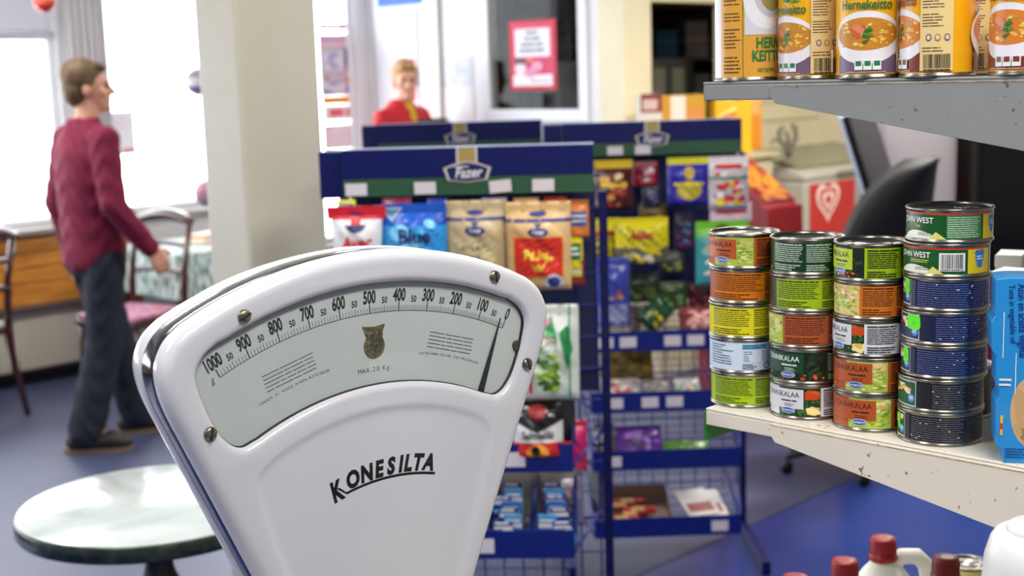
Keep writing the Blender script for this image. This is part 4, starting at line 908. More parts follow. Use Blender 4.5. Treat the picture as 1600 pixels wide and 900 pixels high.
# goods on the further rack
G2 = 'bags hanging on the further sweet rack'
def b2(label, px, py, wpx, hpx, base, art, Y=4.42, **k):
    w = wpx / FPX * Y; h = hpx / FPX * Y; return bag(label, w, h, k.pop('t', .03), base, art(w, h) if art else None, at(px, py, Y), RB, k.pop('group', G2), **k)
def top(c, fr, extra=None, seed=1, pal=None, n=14, word=None, wc=(200, 40, 30), wz=.5, ws=.2):
    def f(w, h):
        a = A_(); a.rect(-w / 2, -h * fr, w / 2, 0, mat(c, .35))
        if pal: a.blobs(-w * .42, -h * .95, w * .42, -h * (fr + .05), n, [mat(q, .4) for q in pal], w * .10, seed)
        if extra: extra(a, w, h)
        if word and word != 'bilar': a.lines(-w * .36, -h * (wz - ws * .7), w * .36, -h * wz, 1, mat(wc, .4), len(word), .8, .05)
        elif word: a.text(word, 0, -h * wz, h * ws, mat(wc, .4), min(1.1, w * .85 / (len(word) * h * ws * .62)), 'c', .04)
        return a
    return f
b2('brown foil bag with a yellow top and toffee picture, upper left of the further rack', 958, 250, 60, 78, (74, 20, 20), top((206, 176, 30), .16, None, 3, [(226, 170, 80), (190, 60, 30), (240, 210, 150), (150, 40, 30)], 22, 'Kettu', (236, 190, 50), .55, .16))
b2('royal blue bag with a yellow top and yellow figure on the further rack', 1075, 246, 66, 74, (44, 36, 160), top((214, 208, 30), .14, lambda a, w, h: (a.ell(0, -h * .32, w * .12, h * .14, mat((190, 160, 60), .4)), a.ell(0, -h * .68, w * .3, h * .2, mat((196, 176, 60), .4))), 5, None, 1, 'Toffee', (236, 220, 60), .60, .15))
b2('white and red bag with fruit gums at the upper right of the further rack', 1138, 244, 62, 82, (196, 190, 196), top((226, 220, 224), .2, lambda a, w, h: a.rect(-w / 2, -h * .42, w / 2, -h * .38, mat((60, 130, 90), .4)), 8, [(220, 40, 60), (226, 200, 40), (230, 230, 230), (210, 50, 30)], 22, 'LONGER', (206, 40, 40), .24, .16), Y=4.36)
b2('pink and white bag hanging below the fruit gum bag', 1142, 316, 66, 30, (226, 200, 210), top((222, 190, 200), .1, None, 3, None, 1, 'MARIANNE', (196, 30, 70), .6, .4), Y=4.38, t=.02)
yel = lambda w_, s: top((222, 206, 12), .62, lambda a, w, h: (a.poly([(-w * .1, -h * .6), (w * .42, -h * .6), (w * .18, -h * .8)], mat((222, 206, 12), .4)), a.blobs(-w * .4, -h, w * .4, -h * .66, 14, [mat(q, .4) for q in ((70, 70, 60), (210, 200, 180), (200, 180, 40), (120, 120, 110))], w * .07, s)), s, None, 1, w_, (180, 60, 20), .42, .24)
b2('yellow topped bag with dark red lettering, further rack middle', 1002, 340, 84, 74, (92, 92, 78), yel('bilar', 4), Y=4.36)
b2('yellow topped bag half hidden behind the rack post', 938, 341, 60, 66, (120, 90, 50), yel('Tillis', 6), Y=4.42)
b2('tall plain blue sweet bag hanging beside the rack post', 958, 402, 52, 112, (54, 70, 160), lambda w, h: (lambda a: (a.rect(-w * .45, -h * .95, w * .4, -h * .66, mat((150, 156, 190), .35)), a.blobs(-w * .3, -h * .6, w * .3, -h * .4, 5, [mat((180, 160, 60), .4), mat((190, 80, 60), .4)], w * .07, 2), a)[-1])(A_()), Y=4.30)
b2('teal bag with a lime green top at the right of the further rack', 1128, 345, 84, 102, (60, 150, 156), top((112, 190, 40), .24, lambda a, w, h: a.ell(0, -h * .12, w * .14, h * .07, mat((80, 60, 30), .4)), 9, [(226, 226, 214), (30, 110, 130), (150, 200, 190), (214, 200, 160)], 24), Y=4.34)
for (px, py, wp, hp, c, pal, lab) in ((1008, 252, 40, 40, (120, 24, 44), [(190, 60, 80), (220, 200, 200)], 'maroon'), (1020, 318, 44, 40, (90, 74, 30), [(190, 160, 60), (120, 90, 40)], 'mustard'), (1068, 332, 30, 60, (60, 40, 70), [(140, 60, 120), (60, 140, 190)], 'plum'), (1050, 392, 40, 36, (40, 44, 40), [(150, 150, 40), (90, 90, 90)], 'black'),
                                      (1002, 428, 60, 46, (44, 60, 34), [(110, 130, 60), (60, 70, 40)], 'bottle green'), (1052, 440, 44, 44, (60, 84, 40), [(120, 160, 90), (40, 50, 40)], 'olive'), (1018, 290, 30, 34, (34, 36, 60), [(90, 90, 130)], 'slate'), (1095, 440, 40, 46, (100, 40, 46), [(180, 80, 80), (60, 30, 30)], 'claret')):
    b2('%s sweet pack hooked deep on the further rack' % lab, px, py, wp, hp, c, (lambda pal: lambda w, h: (lambda a: (a.blobs(-w * .42, -h * .9, w * .42, -h * .1, 9, [mat(q, .4) for q in pal], w * .12, len(pal)), a)[-1])(A_()))(pal), Y=4.50, t=.012, group='small packs deep on the further rack')
def traybag(label, i, px, wpx, h, base, pal, dy=.03, t=.02, tilt=-.9, n=12, roll=0., zoff=0.):
    x = ontray(px, rack2, i, dy); p = tray_pt(rack2, i, x, dy); w = wpx / FPX * p.y; a = A_(); a.blobs(-w * .46, -h * .92, w * .46, -h * .06, n, [mat(q, .4) for q in pal], min(w, h) * .12, int(px))
    o = bag(label, w, h, t, base, a, p + Vector((0, h * sin(-tilt) * .9, h * cos(tilt) + .012 + zoff)), RB, 'packs lying in the trays of the further rack', tilt=tilt, roll=roll); return o
traybag('green and yellow lozenge bag leaning sideways in the top tray of the further rack', 0, 1046, 40, .12, (24, 70, 40), [(220, 210, 40), (220, 200, 30), (30, 80, 50)], tilt=-.5, roll=.9)
traybag('pink bag of sweets at the right of the top tray', 0, 1092, 60, .11, (110, 50, 50), [(196, 110, 110), (220, 150, 140), (120, 40, 40)], tilt=-.7, n=30)
traybag('dark brown bag at the left of the top tray', 0, 1005, 40, .12, (54, 40, 30), [(80, 60, 40), (40, 60, 30)], tilt=-.6)
traybag('mustard brown bag at the back of the second tray', 1, 980, 84, .13, (120, 96, 24), [(150, 120, 30), (90, 66, 20)], dy=.16, tilt=-.5)
traybag('red and silver bag flat in the second tray', 1, 972, 64, .10, (170, 160, 160), [(190, 20, 30), (210, 30, 50), (220, 210, 200)], dy=.02, tilt=-1.0)
traybag('grey bag flat in the second tray beside the red one', 1, 1028, 44, .09, (120, 114, 112), [(140, 134, 130)], dy=.02, tilt=-1.0)
traybag('green edged white pack flat in the second tray', 1, 1076, 40, .09, (196, 190, 190), [(90, 150, 90), (210, 140, 140), (220, 216, 210)], dy=.02, tilt=-1.0)
traybag('purple bag in the third tray of the further rack', 2, 1000, 76, .12, (84, 40, 130), [(130, 80, 180), (60, 30, 90), (150, 100, 190)], dy=.02, tilt=-.75)
traybag('green bag in the third tray of the further rack', 2, 1070, 80, .07, (90, 130, 60), [(120, 160, 80), (70, 110, 50), (150, 180, 110)], dy=.02, tilt=-1.0)
traybag('grey bag in the third tray beside the rack post', 2, 946, 34, .12, (96, 90, 96), [(130, 122, 124), (70, 60, 66)], dy=.03, tilt=-.6)
x = ontray(1002, rack2, 3, .03); p = tray_pt(rack2, 3, x, .02, .006)
o = thing('chocolate_carton', 'open flat carton of red chocolate bars in the lowest tray of the further rack', 'box', p, RB + .0); b = MB(); cb = mat((130, 104, 96), .6)
b.box((-.10, 0, 0), (.10, .17, .002), cb); b.box((-.10, .17, 0), (.10, .172, .06), cb); b.box((-.102, 0, 0), (-.10, .17, .045), cb); b.box((.10, 0, 0), (.102, .17, .045), cb); b.box((-.10, -.002, 0), (.10, 0, .022), mat((160, 24, 28), .4)); b.build('card_tray', o, mx=Matrix.Rotation(.2, 4, 'X'))
for k in range(5):
    q = thing('chocolate_bar', 'red wrapped chocolate bar in the open carton of the lowest tray', 'chocolate bar', p + Vector((-.06 + .03 * (k % 3), .018 + k * .028, .014 + k * .0057)), RB + .1 * (k % 2), 'chocolate bars in the flat carton')
    b = MB(); b.box((-.055, -.011, 0), (.055, .011, .016), mat((176, 24, 24) if k % 2 == 0 else (120, 16, 18), .35)); b.box((-.03, -.0112, .003), (.02, .0112, .0162), mat((214, 170, 110), .4)); b.build('wrapper', q, bevel=.003)
x = ontray(1108, rack2, 3, .03); p = tray_pt(rack2, 3, x, .02, .01)
for k in range(4):
    q = thing('magazine', 'small white booklet in the loose pile at the right of the lowest tray', 'booklet', p + Vector((.012 * (k % 3) - .01, .02, .006 * k)), RB + .12 * k - .1, 'booklets in the lowest tray')
    b = MB(); b.box((-.055, 0, 0), (.055, .15, .005), mat((206, 198, 196), .5)); b.build('pages', q, mx=Matrix.Rotation(.3, 4, 'X'))
    a = Art(.0004); a.rect(-.045, .02, .045, .07, mat((130, 60, 50), .5)); a.build('cover', (lambda: lambda u, v, h: tuple(Matrix.Rotation(.3, 3, 'X') @ Vector((u, v, .0052 + h))))(), q)
x = ontray(950, rack2, 3, .05); p = tray_pt(rack2, 3, x, .1, .01); o = thing('grey_card_sleeve', 'grey card sleeve standing at the left of the lowest tray by the rack post', 'carton', p, RB + .5); b = MB(); b.box((-.03, 0, 0), (.03, .05, .15), mat((96, 92, 104), .6)); b.build('box', o, bevel=.002)
# ---------------------------------------------------------------- people
def capsule(mb, p0, p1, r0, r1, n=16):
    p0, p1 = Vector(p0), Vector(p1); d = p1 - p0; L_ = d.length or 1e-6; q = d.to_track_quat('Z', 'Y').to_matrix().to_4x4(); mx = Matrix.Translation(p0) @ q
    prof = [(0, -r0)] + [(r0 * cos(a), r0 * sin(a)) for a in (-1.2, -.8, -.4, 0)] + [(r1 * cos(a), L_ + r1 * sin(a)) for a in (0, .4, .8, 1.2)] + [(0, L_ + r1)]
    mb.lathe(prof, WHITE, n, mx=mx)
def ellip(mb, c, r, rot=None, n=20):
    mx = Matrix.Translation(Vector(c)) @ (rot.to_4x4() if rot else Matrix.Identity(4)) @ Matrix.Diagonal((r[0], r[1], r[2], 1))
    mb.lathe([(0, -1)] + [(cos(a), sin(a)) for a in [-1.35 + .3 * i for i in range(10)]] + [(0, 1)], WHITE, n, mx=mx)
def loft(mb, rings, n=24):
    """rings: (centre, half width along x, half depth along y) in the figure's own frame; x = right, y = forward"""
    vs = []; fs = []
    for c, rx, ry in rings:
        for i in range(n): a = 2 * pi * i / n; vs.append((c[0] + rx * cos(a), c[1] + ry * sin(a), c[2]))
    for j in range(len(rings) - 1):
        for i in range(n): k = (i + 1) % n; fs.append((j * n + i, j * n + k, (j + 1) * n + k, (j + 1) * n + i))
    fs += [tuple(range(n - 1, -1, -1)), tuple((len(rings) - 1) * n + i for i in range(n))]
    mb.add(vs, fs, WHITE, True)
def fuse(mb, name, mt, parent, voxel, it=4, fac=.6, noise=0.):
    o = mb.build(name, None); m = o.modifiers.new('r', 'REMESH'); m.mode = 'VOXEL'; m.voxel_size = voxel; m.use_smooth_shade = True
    s = o.modifiers.new('s', 'SMOOTH'); s.iterations = it; s.factor = fac
    dg = bpy.context.evaluated_depsgraph_get(); dg.update(); me = bpy.data.meshes.new_from_object(o.evaluated_get(dg)); o.modifiers.clear(); o.data = me
    me.materials.clear(); me.materials.append(mt)
    for p in me.polygons: p.use_smooth = True; p.material_index = 0
    if noise:
        for v in me.vertices:
            c = v.co; v.co = c + v.normal * noise * (sin(c.z * 60 + 4 * sin(c.x * 22 + 2 * c.y * 9)) * .6 + sin(c.x * 50 + c.z * 23) * .4)
    o.parent = parent; return o
SKIN = nmat('skin', [(.3, (206, 146, 118)), (.7, (222, 166, 138))], 12, r=.5)
def hand(mb, w, d, pn, th, s=1., curl=.5):
    """w wrist, d direction along the hand, pn palm normal, th thumb side"""
    w = Vector(w); d = Vector(d).normalized(); pn = Vector(pn); pn = (pn - d * pn.dot(d)).normalized(); th = Vector(th); th = (th - d * th.dot(d) - pn * th.dot(pn)).normalized()
    k = w + d * .085 * s
    for o in (-.030, -.010, .010, .030): capsule(mb, w + th * o * .7 + d * .01, k + th * o, .014 * s, .0125 * s, 10)
    for o, l in ((.032, .070), (.011, .080), (-.010, .074), (-.030, .058)):
        a = k + th * o; b_ = a + (d * cos(curl * .5) + pn * sin(curl * .5)) * l * .5 * s; c = b_ + (d * cos(curl * 1.5) + pn * sin(curl * 1.5)) * l * .5 * s
        capsule(mb, a, b_, .0100 * s, .0092 * s, 10); capsule(mb, b_, c, .0092 * s, .0078 * s, 10)
    t0 = w + d * .022 * s + th * .022 * s; t1 = t0 + (d * .6 + th * .75 + pn * .25).normalized() * .040 * s; t2 = t1 + (d * .9 + th * .35 + pn * .3).normalized() * .032 * s
    capsule(mb, t0, t1, .0135 * s, .0115 * s, 10); capsule(mb, t1, t2, .0112 * s, .0092 * s, 10)
def head(mb, hc, yaw, pitch=0., s=1.):
    """hc = middle of the head; yaw turns the face away from +y"""
    R3 = Matrix.Rotation(yaw, 3, 'Z') @ Matrix.Rotation(pitch, 3, 'X'); hc = Vector(hc)
    P = lambda x, y, z: hc + R3 @ Vector((x * s, y * s, z * s)); E_ = lambda c, r: ellip(mb, P(*c), tuple(q * s for q in r), R3)
    E_((0, -.012, .032), (.074, .094, .086)); E_((0, .028, -.020), (.060, .066, .078)); E_((0, .046, -.072), (.036, .040, .036)); E_((0, .035, -.055), (.050, .045, .045))
    E_((0, .080, .026), (.050, .016, .012)); capsule(mb, P(0, .090, .014), P(0, .110, -.018), .008 * s, .0125 * s, 10); E_((0, .098, -.024), (.018, .012, .008))
    E_((0, .086, -.048), (.024, .012, .007)); E_((0, .083, -.058), (.021, .012, .008)); E_((0, .082, -.088), (.020, .014, .014))
    for q in (-1, 1): E_((.076 * q, -.006, -.008), (.008, .019, .030)); E_((.048 * q, .060, -.018), (.018, .020, .018))
    return P, R3
def figure(name, label, loc, rz, J, cols, hairc, heads, hands, folder=False):
    t = thing(name, label, 'person', loc, rz)
    b = MB(); P, R3 = head(b, *heads)
    capsule(b, J['neck'], heads[0] + Vector((0, 0, -.06)), .056, .054)
    loft(b, [((J['pel'][0], J['pel'][1], .84), .13, .09), ((J['pel'][0], J['pel'][1], .95), .145, .10), ((0, 0, 1.10), .13, .095), ((0, 0, 1.28), .155, .105), ((0, 0, 1.40), .15, .09), ((0, 0, 1.47), .07, .06)])
    for s_ in 'LR':
        capsule(b, J['sh' + s_], J['el' + s_], .048, .038); capsule(b, J['el' + s_], J['wr' + s_], .038, .026)
        capsule(b, J['hip' + s_], J['kn' + s_], .078, .054); capsule(b, J['kn' + s_], J['an' + s_], .052, .036); f = Vector(J['toe' + s_]) - Vector(J['an' + s_]); capsule(b, J['an' + s_], Vector(J['an' + s_]) + f * .8 + Vector((0, 0, -.01)), .035, .026)
        hand(b, J['wr' + s_], *hands[s_])
    body = fuse(b, 'body', SKIN, t, .006, 3)
    g = MB(); E_ = lambda c, r: ellip(g, P(*c), r, R3)
    E_((0, -.028, .052), (.085, .100, .090)); E_((0, -.056, -.004), (.076, .066, .078)); E_((0, .030, .098), (.058, .052, .026))
    for q in (-1, 1): E_((.066 * q, -.004, .035), (.016, .030, .036)); E_((.020 * q, .062, .092), (.030, .026, .018))
    fuse(g, 'hair', hairc, t, .005, 3, .5, .0012)
    for q in (-1, 1):
        e = MB(); e.lathe([(0, -.0105), (.0075, -.0075), (.0105, 0), (.0075, .0075), (0, .0105)], mat((60, 44, 36), .2), 12, mx=Matrix.Translation(P(.031 * q, .082, .010))); e.build('eye', t)
        e = MB(); capsule(e, P(.018 * q, .094, .029), P(.046 * q, .084, .030), .0045, .0035, 8); e.mats = [hairc]; e.build('eyebrow', t)
    c = MB(); TP = cols['top']
    loft(c, [((0, 0, .825), .158, .122), ((0, 0, .86), .172, .138), ((0, 0, .95), .170, .135), ((0, 0, 1.08), .168, .132), ((0, 0, 1.24), .184, .140), ((0, 0, 1.36), .186, .130), ((0, 0, 1.43), .152, .105), ((0, -.005, 1.475), .110, .085), ((0, 0, 1.515), .068, .070)])
    for s_ in 'LR':
        capsule(c, J['sh' + s_], J['el' + s_], .070, .060); capsule(c, J['el' + s_], Vector(J['el' + s_]).lerp(Vector(J['wr' + s_]), .94), .060, .046)
    fuse(c, cols['topname'], TP, t, .008, 6, .6, .004)
    c = MB(); loft(c, [((J['pel'][0], J['pel'][1], .80), .150, .112), ((J['pel'][0], J['pel'][1], .88), .156, .118), ((J['pel'][0], J['pel'][1], 1.0), .148, .110)])
    for s_ in 'LR': capsule(c, J['hip' + s_], J['kn' + s_], .098, .086); capsule(c, J['kn' + s_], Vector(J['an' + s_]) + Vector((0, 0, -.005)), .086, .084)
    fuse(c, 'jeans', cols['leg'], t, .008, 6, .6, .004)
    for s_ in 'LR':
        a_, e_ = Vector(J['an' + s_]), Vector(J['toe' + s_]); d = (e_ - a_); d.z = 0; d.normalize(); h = a_ - d * .05; z0 = J['floor' + s_]
        c = MB(); capsule(c, Vector((h.x, h.y, z0 + .05)), Vector((h.x, h.y, z0 + .05)) + d * .17, .046, .048); capsule(c, Vector((h.x, h.y, z0 + .045)) + d * .16, Vector((h.x, h.y, z0 + .040)) + d * .215, .046, .038); capsule(c, a_, a_ + Vector((0, 0, -.04)), .05, .05)
        o = fuse(c, 'shoe', cols['shoe'], t, .007, 4)
        for v in o.data.vertices: v.co.z = max(v.co.z, z0 + .012)
        c = MB(); n = 20; pts = []
        sd = Vector((-d.y, d.x, 0)); 
        for i in range(n): an = 2 * pi * i / n; q = h + d * .098 + d * (.156 * cos(an)) + sd * (.051 * sin(an)); pts.append((q.x, q.y))
        c.prism(pts, z0, z0 + .020, cols['sole'], axis='z'); c.build('sole', o)
    return t, P
V = Vector
BURG = nmat('burgundy_knit', [(.3, (100, 8, 42)), (.7, (128, 14, 56))], 40, r=.85, bump=.2)
JEAN = nmat('dark_denim', [(.3, (8, 13, 28)), (.7, (14, 23, 44))], 30, r=.8)
SHOE = mat((34, 26, 22), .5); SOLE = mat((120, 96, 74), .7)
HAIRB = nmat('brown_hair', [(.3, (74, 54, 34)), (.7, (112, 86, 54))], 60, r=.6, stretch=(1, 1, .3))
HAIRG = nmat('fair_hair', [(.3, (150, 104, 56)), (.7, (186, 138, 84))], 60, r=.6, stretch=(1, 1, .3))
gp = at(172, 703, 6.13)
# figure frame: x = his right, y = forward
J = dict(pel=(0, 0), neck=V((0, -.01, 1.44)), shR=V((.170, 0, 1.415)), shL=V((-.170, 0, 1.415)), elR=V((.235, -.02, 1.13)), wrR=V((.245, .150, .915)), elL=V((-.215, -.05, 1.13)), wrL=V((-.205, .00, .885)),
         hipR=V((.085, 0, .87)), hipL=V((-.085, .01, .87)), knR=V((.085, -.03, .49)), knL=V((-.075, .11, .50)), anR=V((.075, -.15, .105)), anL=V((-.06, .185, .105)), toeR=V((.20, .0, .03)), toeL=V((.04, .36, .03)), floorR=0., floorL=0.)
figure('walking_man', 'person in a burgundy sweater and dark jeans walking away along the windows', (gp.x, gp.y, 0), -(pi / 2 - ANG) , J,
       dict(top=BURG, topname='sweater', leg=JEAN, shoe=SHOE, sole=SOLE), HAIRB, (V((0, .035, 1.642)), radians(-30), 0., 1.0),
       dict(R=(V((.05, .45, -.8)), V((-1, .2, 0)), V((0, 1, .3)), 1., .7), L=(V((0, .15, -1)), V((1, 0, 0)), V((0, 1, 0)), 1., .6)))
REDJ = nmat('red_jacket', [(.3, (168, 8, 28)), (.7, (196, 14, 34))], 20, r=.7)
gp = at(627, 150, 8.55)
J2 = dict(pel=(0, 0), neck=V((0, 0, 1.44)), shR=V((.155, 0, 1.395)), shL=V((-.155, 0, 1.395)), elR=V((.245, .02, 1.16)), wrR=V((.06, .24, 1.20)), elL=V((-.215, .04, 1.16)), wrL=V((-.03, .25, 1.24)),
          hipR=V((.085, 0, .87)), hipL=V((-.085, 0, .87)), knR=V((.09, .02, .48)), knL=V((-.09, .02, .48)), anR=V((.10, -.01, .105)), anL=V((-.10, -.01, .105)), toeR=V((.12, .18, .03)), toeL=V((-.12, .18, .03)), floorR=0., floorL=0.)
t2, P2 = figure('standing_man', 'fair haired person in a red jacket facing the camera beside the white door', (gp.x, gp.y, 0), radians(180 + 46), J2,
       dict(top=REDJ, topname='jacket', leg=JEAN, shoe=SHOE, sole=SOLE), HAIRG, (V((0, .045, 1.625)), radians(-32), radians(-6), 1.0),
       dict(R=(V((-1, .25, .1)), V((0, -1, .2)), V((0, 0, 1)), 1., .8), L=(V((1, .25, 0)), V((0, -1, 0)), V((0, 0, 1)), 1., .8)))
c = MB(); loft(c, [((0, .075, 1.30), .035, .062), ((0, .072, 1.40), .040, .056), ((0, .045, 1.47), .045, .050), ((0, .03, 1.50), .045, .045)], 16); fuse(c, 'shirt', mat((206, 160, 20), .8), t2, .007, 3)
f = thing('folder', 'dark brown folder held to the chest by the person in red', 'folder', t2.location, t2.rotation_euler[2])
b = MB(); b.prism([(-.15, 1.16), (.15, 1.16), (.15, 1.375), (.10, 1.395), (-.10, 1.395), (-.15, 1.37)], .262, .285, mat((44, 28, 26), .6)); b.build('cover', f, bevel=.004)
# ---------------------------------------------------------------- cafe furniture
WOOD = nmat('dark_stained_wood', [(.3, (44, 14, 16)), (.7, (70, 24, 24))], 8, r=.22, stretch=(1, 1, .2), coat=.4)
def chair(label, loc, rz, seatc, first=None):
    t = thing('dining_chair', label, 'chair', loc, rz, 'dark wooden cafe chairs')
    for sx in (-1, 1):
        b = MB(); b.tube([(sx * .18, .19, .0), (sx * .19, .18, .25), (sx * .19, .17, .45)], [.014, .018, .02], WOOD, 10); b.build('leg', t)
        b = MB(); b.tube([(sx * .19, -.27, 0), (sx * .19, -.215, .25), (sx * .19, -.19, .45), (sx * .19, -.215, .70), (sx * .195, -.27, .93)], [.015, .019, .021, .018, .016], WOOD, 10); b.build('leg', t)
    b = MB(); b.box((-.21, -.20, .425), (.21, .20, .455), WOOD); b.build('seat_frame', t, bevel=.008)
    b = MB(); b.box((-.20, -.19, .455), (.20, .20, .485), seatc); b.build('seat', t, bevel=.014, seg=3)
    b = MB(); n = 12; b.tube([(-.20 + .40 * i / n, -.275 - .02 * sin(pi * i / n), .925 + .035 * sin(pi * i / n)) for i in range(n + 1)], [.022 + .012 * sin(pi * i / n) for i in range(n + 1)], WOOD, 12); b.build('top_rail', t)
    for z, y in ((.80, -.243), (.66, -.215)):
        b = MB(); b.tube([(-.19 + .38 * i / n, y - .015 * sin(pi * i / n), z + .012 * sin(pi * i / n)) for i in range(n + 1)], .015, WOOD, 10); b.build('back_rail', t)
    b = MB(); b.tube([(-.185, .185, .2), (.185, .185, .2)], .009, WOOD, 8); b.build('stretcher', t)
    return t
p = at(22, 668, 6.55); GS = nmat('green_print_fabric', [(.35, (60, 90, 50)), (.5, (190, 196, 180)), (.65, (110, 140, 80))], 30, r=.8)
chair('dark wooden chair with a green seat cut by the left edge of the photo', (p.x - .30, 6.62, 0), radians(70), GS)
RS = nmat('pink_print_fabric', [(.35, (130, 60, 80)), (.55, (190, 130, 150)), (.7, (70, 60, 120))], 24, r=.8)
p = at(245, 480, 7.1); chair('dark wooden chair with a pink seat beyond the walking person', (p.x - .10, 6.98, 0), radians(150), RS)
# marble topped round table
def vein():
    return nmat('pale_marble', [(.35, (176, 190, 186)), (.55, (206, 214, 212)), (.75, (222, 228, 226))], 4, 8, r=.12, dist=1.5)
rt = thing('round_table', 'round pale marble table with a dark green edge at the lower left', 'table', (-.81, 2.885, 0))
b = MB(); b.lathe([(0, .697), (.27, .697)], mat((40, 48, 44), .4), 72); b.build('underside', rt)
b = MB(); b.lathe([(.0, .735), (.2905, .735), (.295, .7335)], vein(), 96); b.build('tabletop', rt)
b = MB(); b.lathe([(.295, .7335), (.2975, .730), (.2975, .702), (.2945, .697), (.27, .697)], nmat('green_granite_edge', [(.35, (22, 32, 28)), (.7, (52, 66, 58))], 30, r=.25), 96); b.build('table_edge', rt)
b = MB(); b.lathe([(.20, 0), (.205, .012), (.18, .03), (.06, .05), (.034, .08), (.028, .12), (.040, .14), (.028, .16), (.026, .50), (.040, .53), (.044, .55), (.034, .575), (.030, .60), (.040, .64), (.030, .66), (.05, .68), (.11, .6965)], mat((18, 18, 20), .35), 40); b.build('pedestal', rt)
# rectangular table with a checked cloth beyond
tb = at(300, 392, 7.55); tt = thing('cafe_table', 'rectangular cafe table by the window beside the column', 'table', (tb.x + .05, 7.75, 0), ANG)
b = MB(); b.box((-.42, -.34, .70), (.42, .34, .735), WOOD); b.build('tabletop', tt, bevel=.004)
for sx in (-1, 1):
    for sy in (-1, 1): b = MB(); b.box((sx * .38 - .025, sy * .30 - .025, 0), (sx * .38 + .025, sy * .30 + .025, .70), WOOD); b.build('leg', tt, bevel=.003)
ck = nmat('check_cloth', [(.4, (96, 128, 110)), (.5, (170, 190, 184)), (.6, (214, 222, 222))], 60, 2, r=.8, stretch=(1, 1, .25))
cl = thing('tablecloth', 'green and white checked cloth on the cafe table by the window', 'tablecloth', tt.location, ANG)
b = MB(); n = 80; per = []
for i in range(n):
    t = i / n * 4; s_ = int(t); f = t - s_; c = [(-.44, -.36), (.44, -.36), (.44, .36), (-.44, .36)]; a0, a1 = c[s_], c[(s_ + 1) % 4]; per.append((a0[0] + (a1[0] - a0[0]) * f, a0[1] + (a1[1] - a0[1]) * f))
vs = []
for z, k, am in ((.740, 1.0, 0), (.725, 1.012, 0), (.62, 1.03, .008), (.50, 1.045, .016)):
    for i, (x, y) in enumerate(per): q = k + am * sin(i * 1.1); vs.append((x * q, y * q, z))
fs = [(j * n + i, j * n + (i + 1) % n, (j + 1) * n + (i + 1) % n, (j + 1) * n + i) for j in range(3) for i in range(n)] + [tuple(range(n))]
b.add(vs, fs, ck, True); smooth_angle(b.build('cloth', cl), 50)
p = at(300, 375, 7.95)
pk = thing('paper_stack', 'low heap of pale paper bags on the checked cloth', 'papers', (tt.location.x, tt.location.y, .741), ANG + .3)
b = MB(); b.box((-.14, -.09, 0), (.14, .10, .03), mat((226, 200, 176), .7)); b.build('paper', pk, bevel=.01); b = MB(); b.box((-.10, -.07, .03), (.12, .08, .055), mat((214, 176, 150), .7)); b.build('paper', pk, bevel=.012)

# radiator and its pipe below the pine cladding
rd = thing('radiator', 'white ribbed panel radiator below the pine cladding', 'radiator', W(2.2, WALLV - .02, 0), ANG)
RC = mat((206, 198, 182), .4); b = MB(); b.box((-1.6, -.10, .085), (1.60, -.02, .40), mat((96, 90, 82), .6))  # dark back puts the shade between the ribs into the colour
for k in range(106): x = -1.59 + k * .03; b.box((x, -.112, .10), (x + .018, -.10, .385), RC)
b.box((-1.6, -.115, .395), (1.60, -.015, .41), mat((170, 160, 150), .4)); b.build('panel', rd)
b = MB(); b.box((-1.62, -.13, .412), (1.62, -.0, .447), mat((70, 60, 62), .3)); b.build('top_shelf', rd)

def hitp(px, py, ax, val):
    r = ray(px, py); e = EU if ax == 'u' else EV; s = val / r.dot(e); p = EYE + r * s; return (p.dot(EV) if ax == 'u' else p.dot(EU)), p.z
def card(name, label, cat, x0, y0, x1, y1, ax, val, base, fn=None, group=None, th=.002):
    """a sheet hung on a wall plane between two picture corners; local x to the right, z up"""
    a, z1_ = hitp(x0, y0, ax, val); c, z0_ = hitp(x1, y1, ax, val); w = abs(c - a); h = z1_ - z0_
    if ax == 'v': o = thing(name, label, cat, W(min(a, c), val, z0_), ANG, group)
    else: o = thing(name, label, cat, W(val, max(a, c), z0_), ANG - pi / 2, group)
    b = MB(); b.box((0, -th, 0), (w, 0, h), mat(base, .6) if isinstance(base, tuple) else base); b.build('sheet', o)
    if fn: q = Art(.0006); fn(q, w, h); q.build('print', flatmap(-th), o)
    return o
def M_(*c): return mat(c, .55)
IV = WALLV - .003
def poster_news(a, w, h):
    a.rect(0, h * .80, w, h, M_(222, 190, 206)); a.lines(.01, h * .96, w * .85, h * .86, 2, M_(180, 120, 150), 4, .6); a.rect(0, h * .77, w, h * .80, M_(196, 160, 110)); a.rect(0, 0, w, h * .77, M_(196, 190, 206))
    a.blobs(0, h * .4, w * .66, h * .76, 20, [M_(214, 208, 224), M_(170, 166, 190), M_(226, 222, 232)], .03, 2); a.rect(w * .66, h * .4, w, h * .77, M_(190, 120, 140)); a.rect(w * .66, h * .5, w * .85, h * .77, M_(110, 96, 120)); a.rect(0, h * .34, w, h * .37, M_(206, 160, 140))
    a.blobs(0, 0, w, h * .33, 22, [M_(150, 148, 176), M_(214, 206, 214), M_(206, 150, 140)], .028, 5); a.rect(w * .6, h * .2, w * .95, h * .3, M_(214, 140, 110))
card('window_poster', 'narrow red banner across the top of the poster window', 'poster', 497, 37, 555, 46, 'v', WALLV + .045, (214, 70, 110))
card('window_poster', 'tall grey and pink news poster in the narrow window right of the column', 'poster', 497, 54, 559, 148, 'v', WALLV + .045, (230, 226, 232), poster_news)
card('window_poster', 'orange strip under the news poster', 'poster', 503, 151, 563, 161, 'v', WALLV + .045, (240, 150, 30))
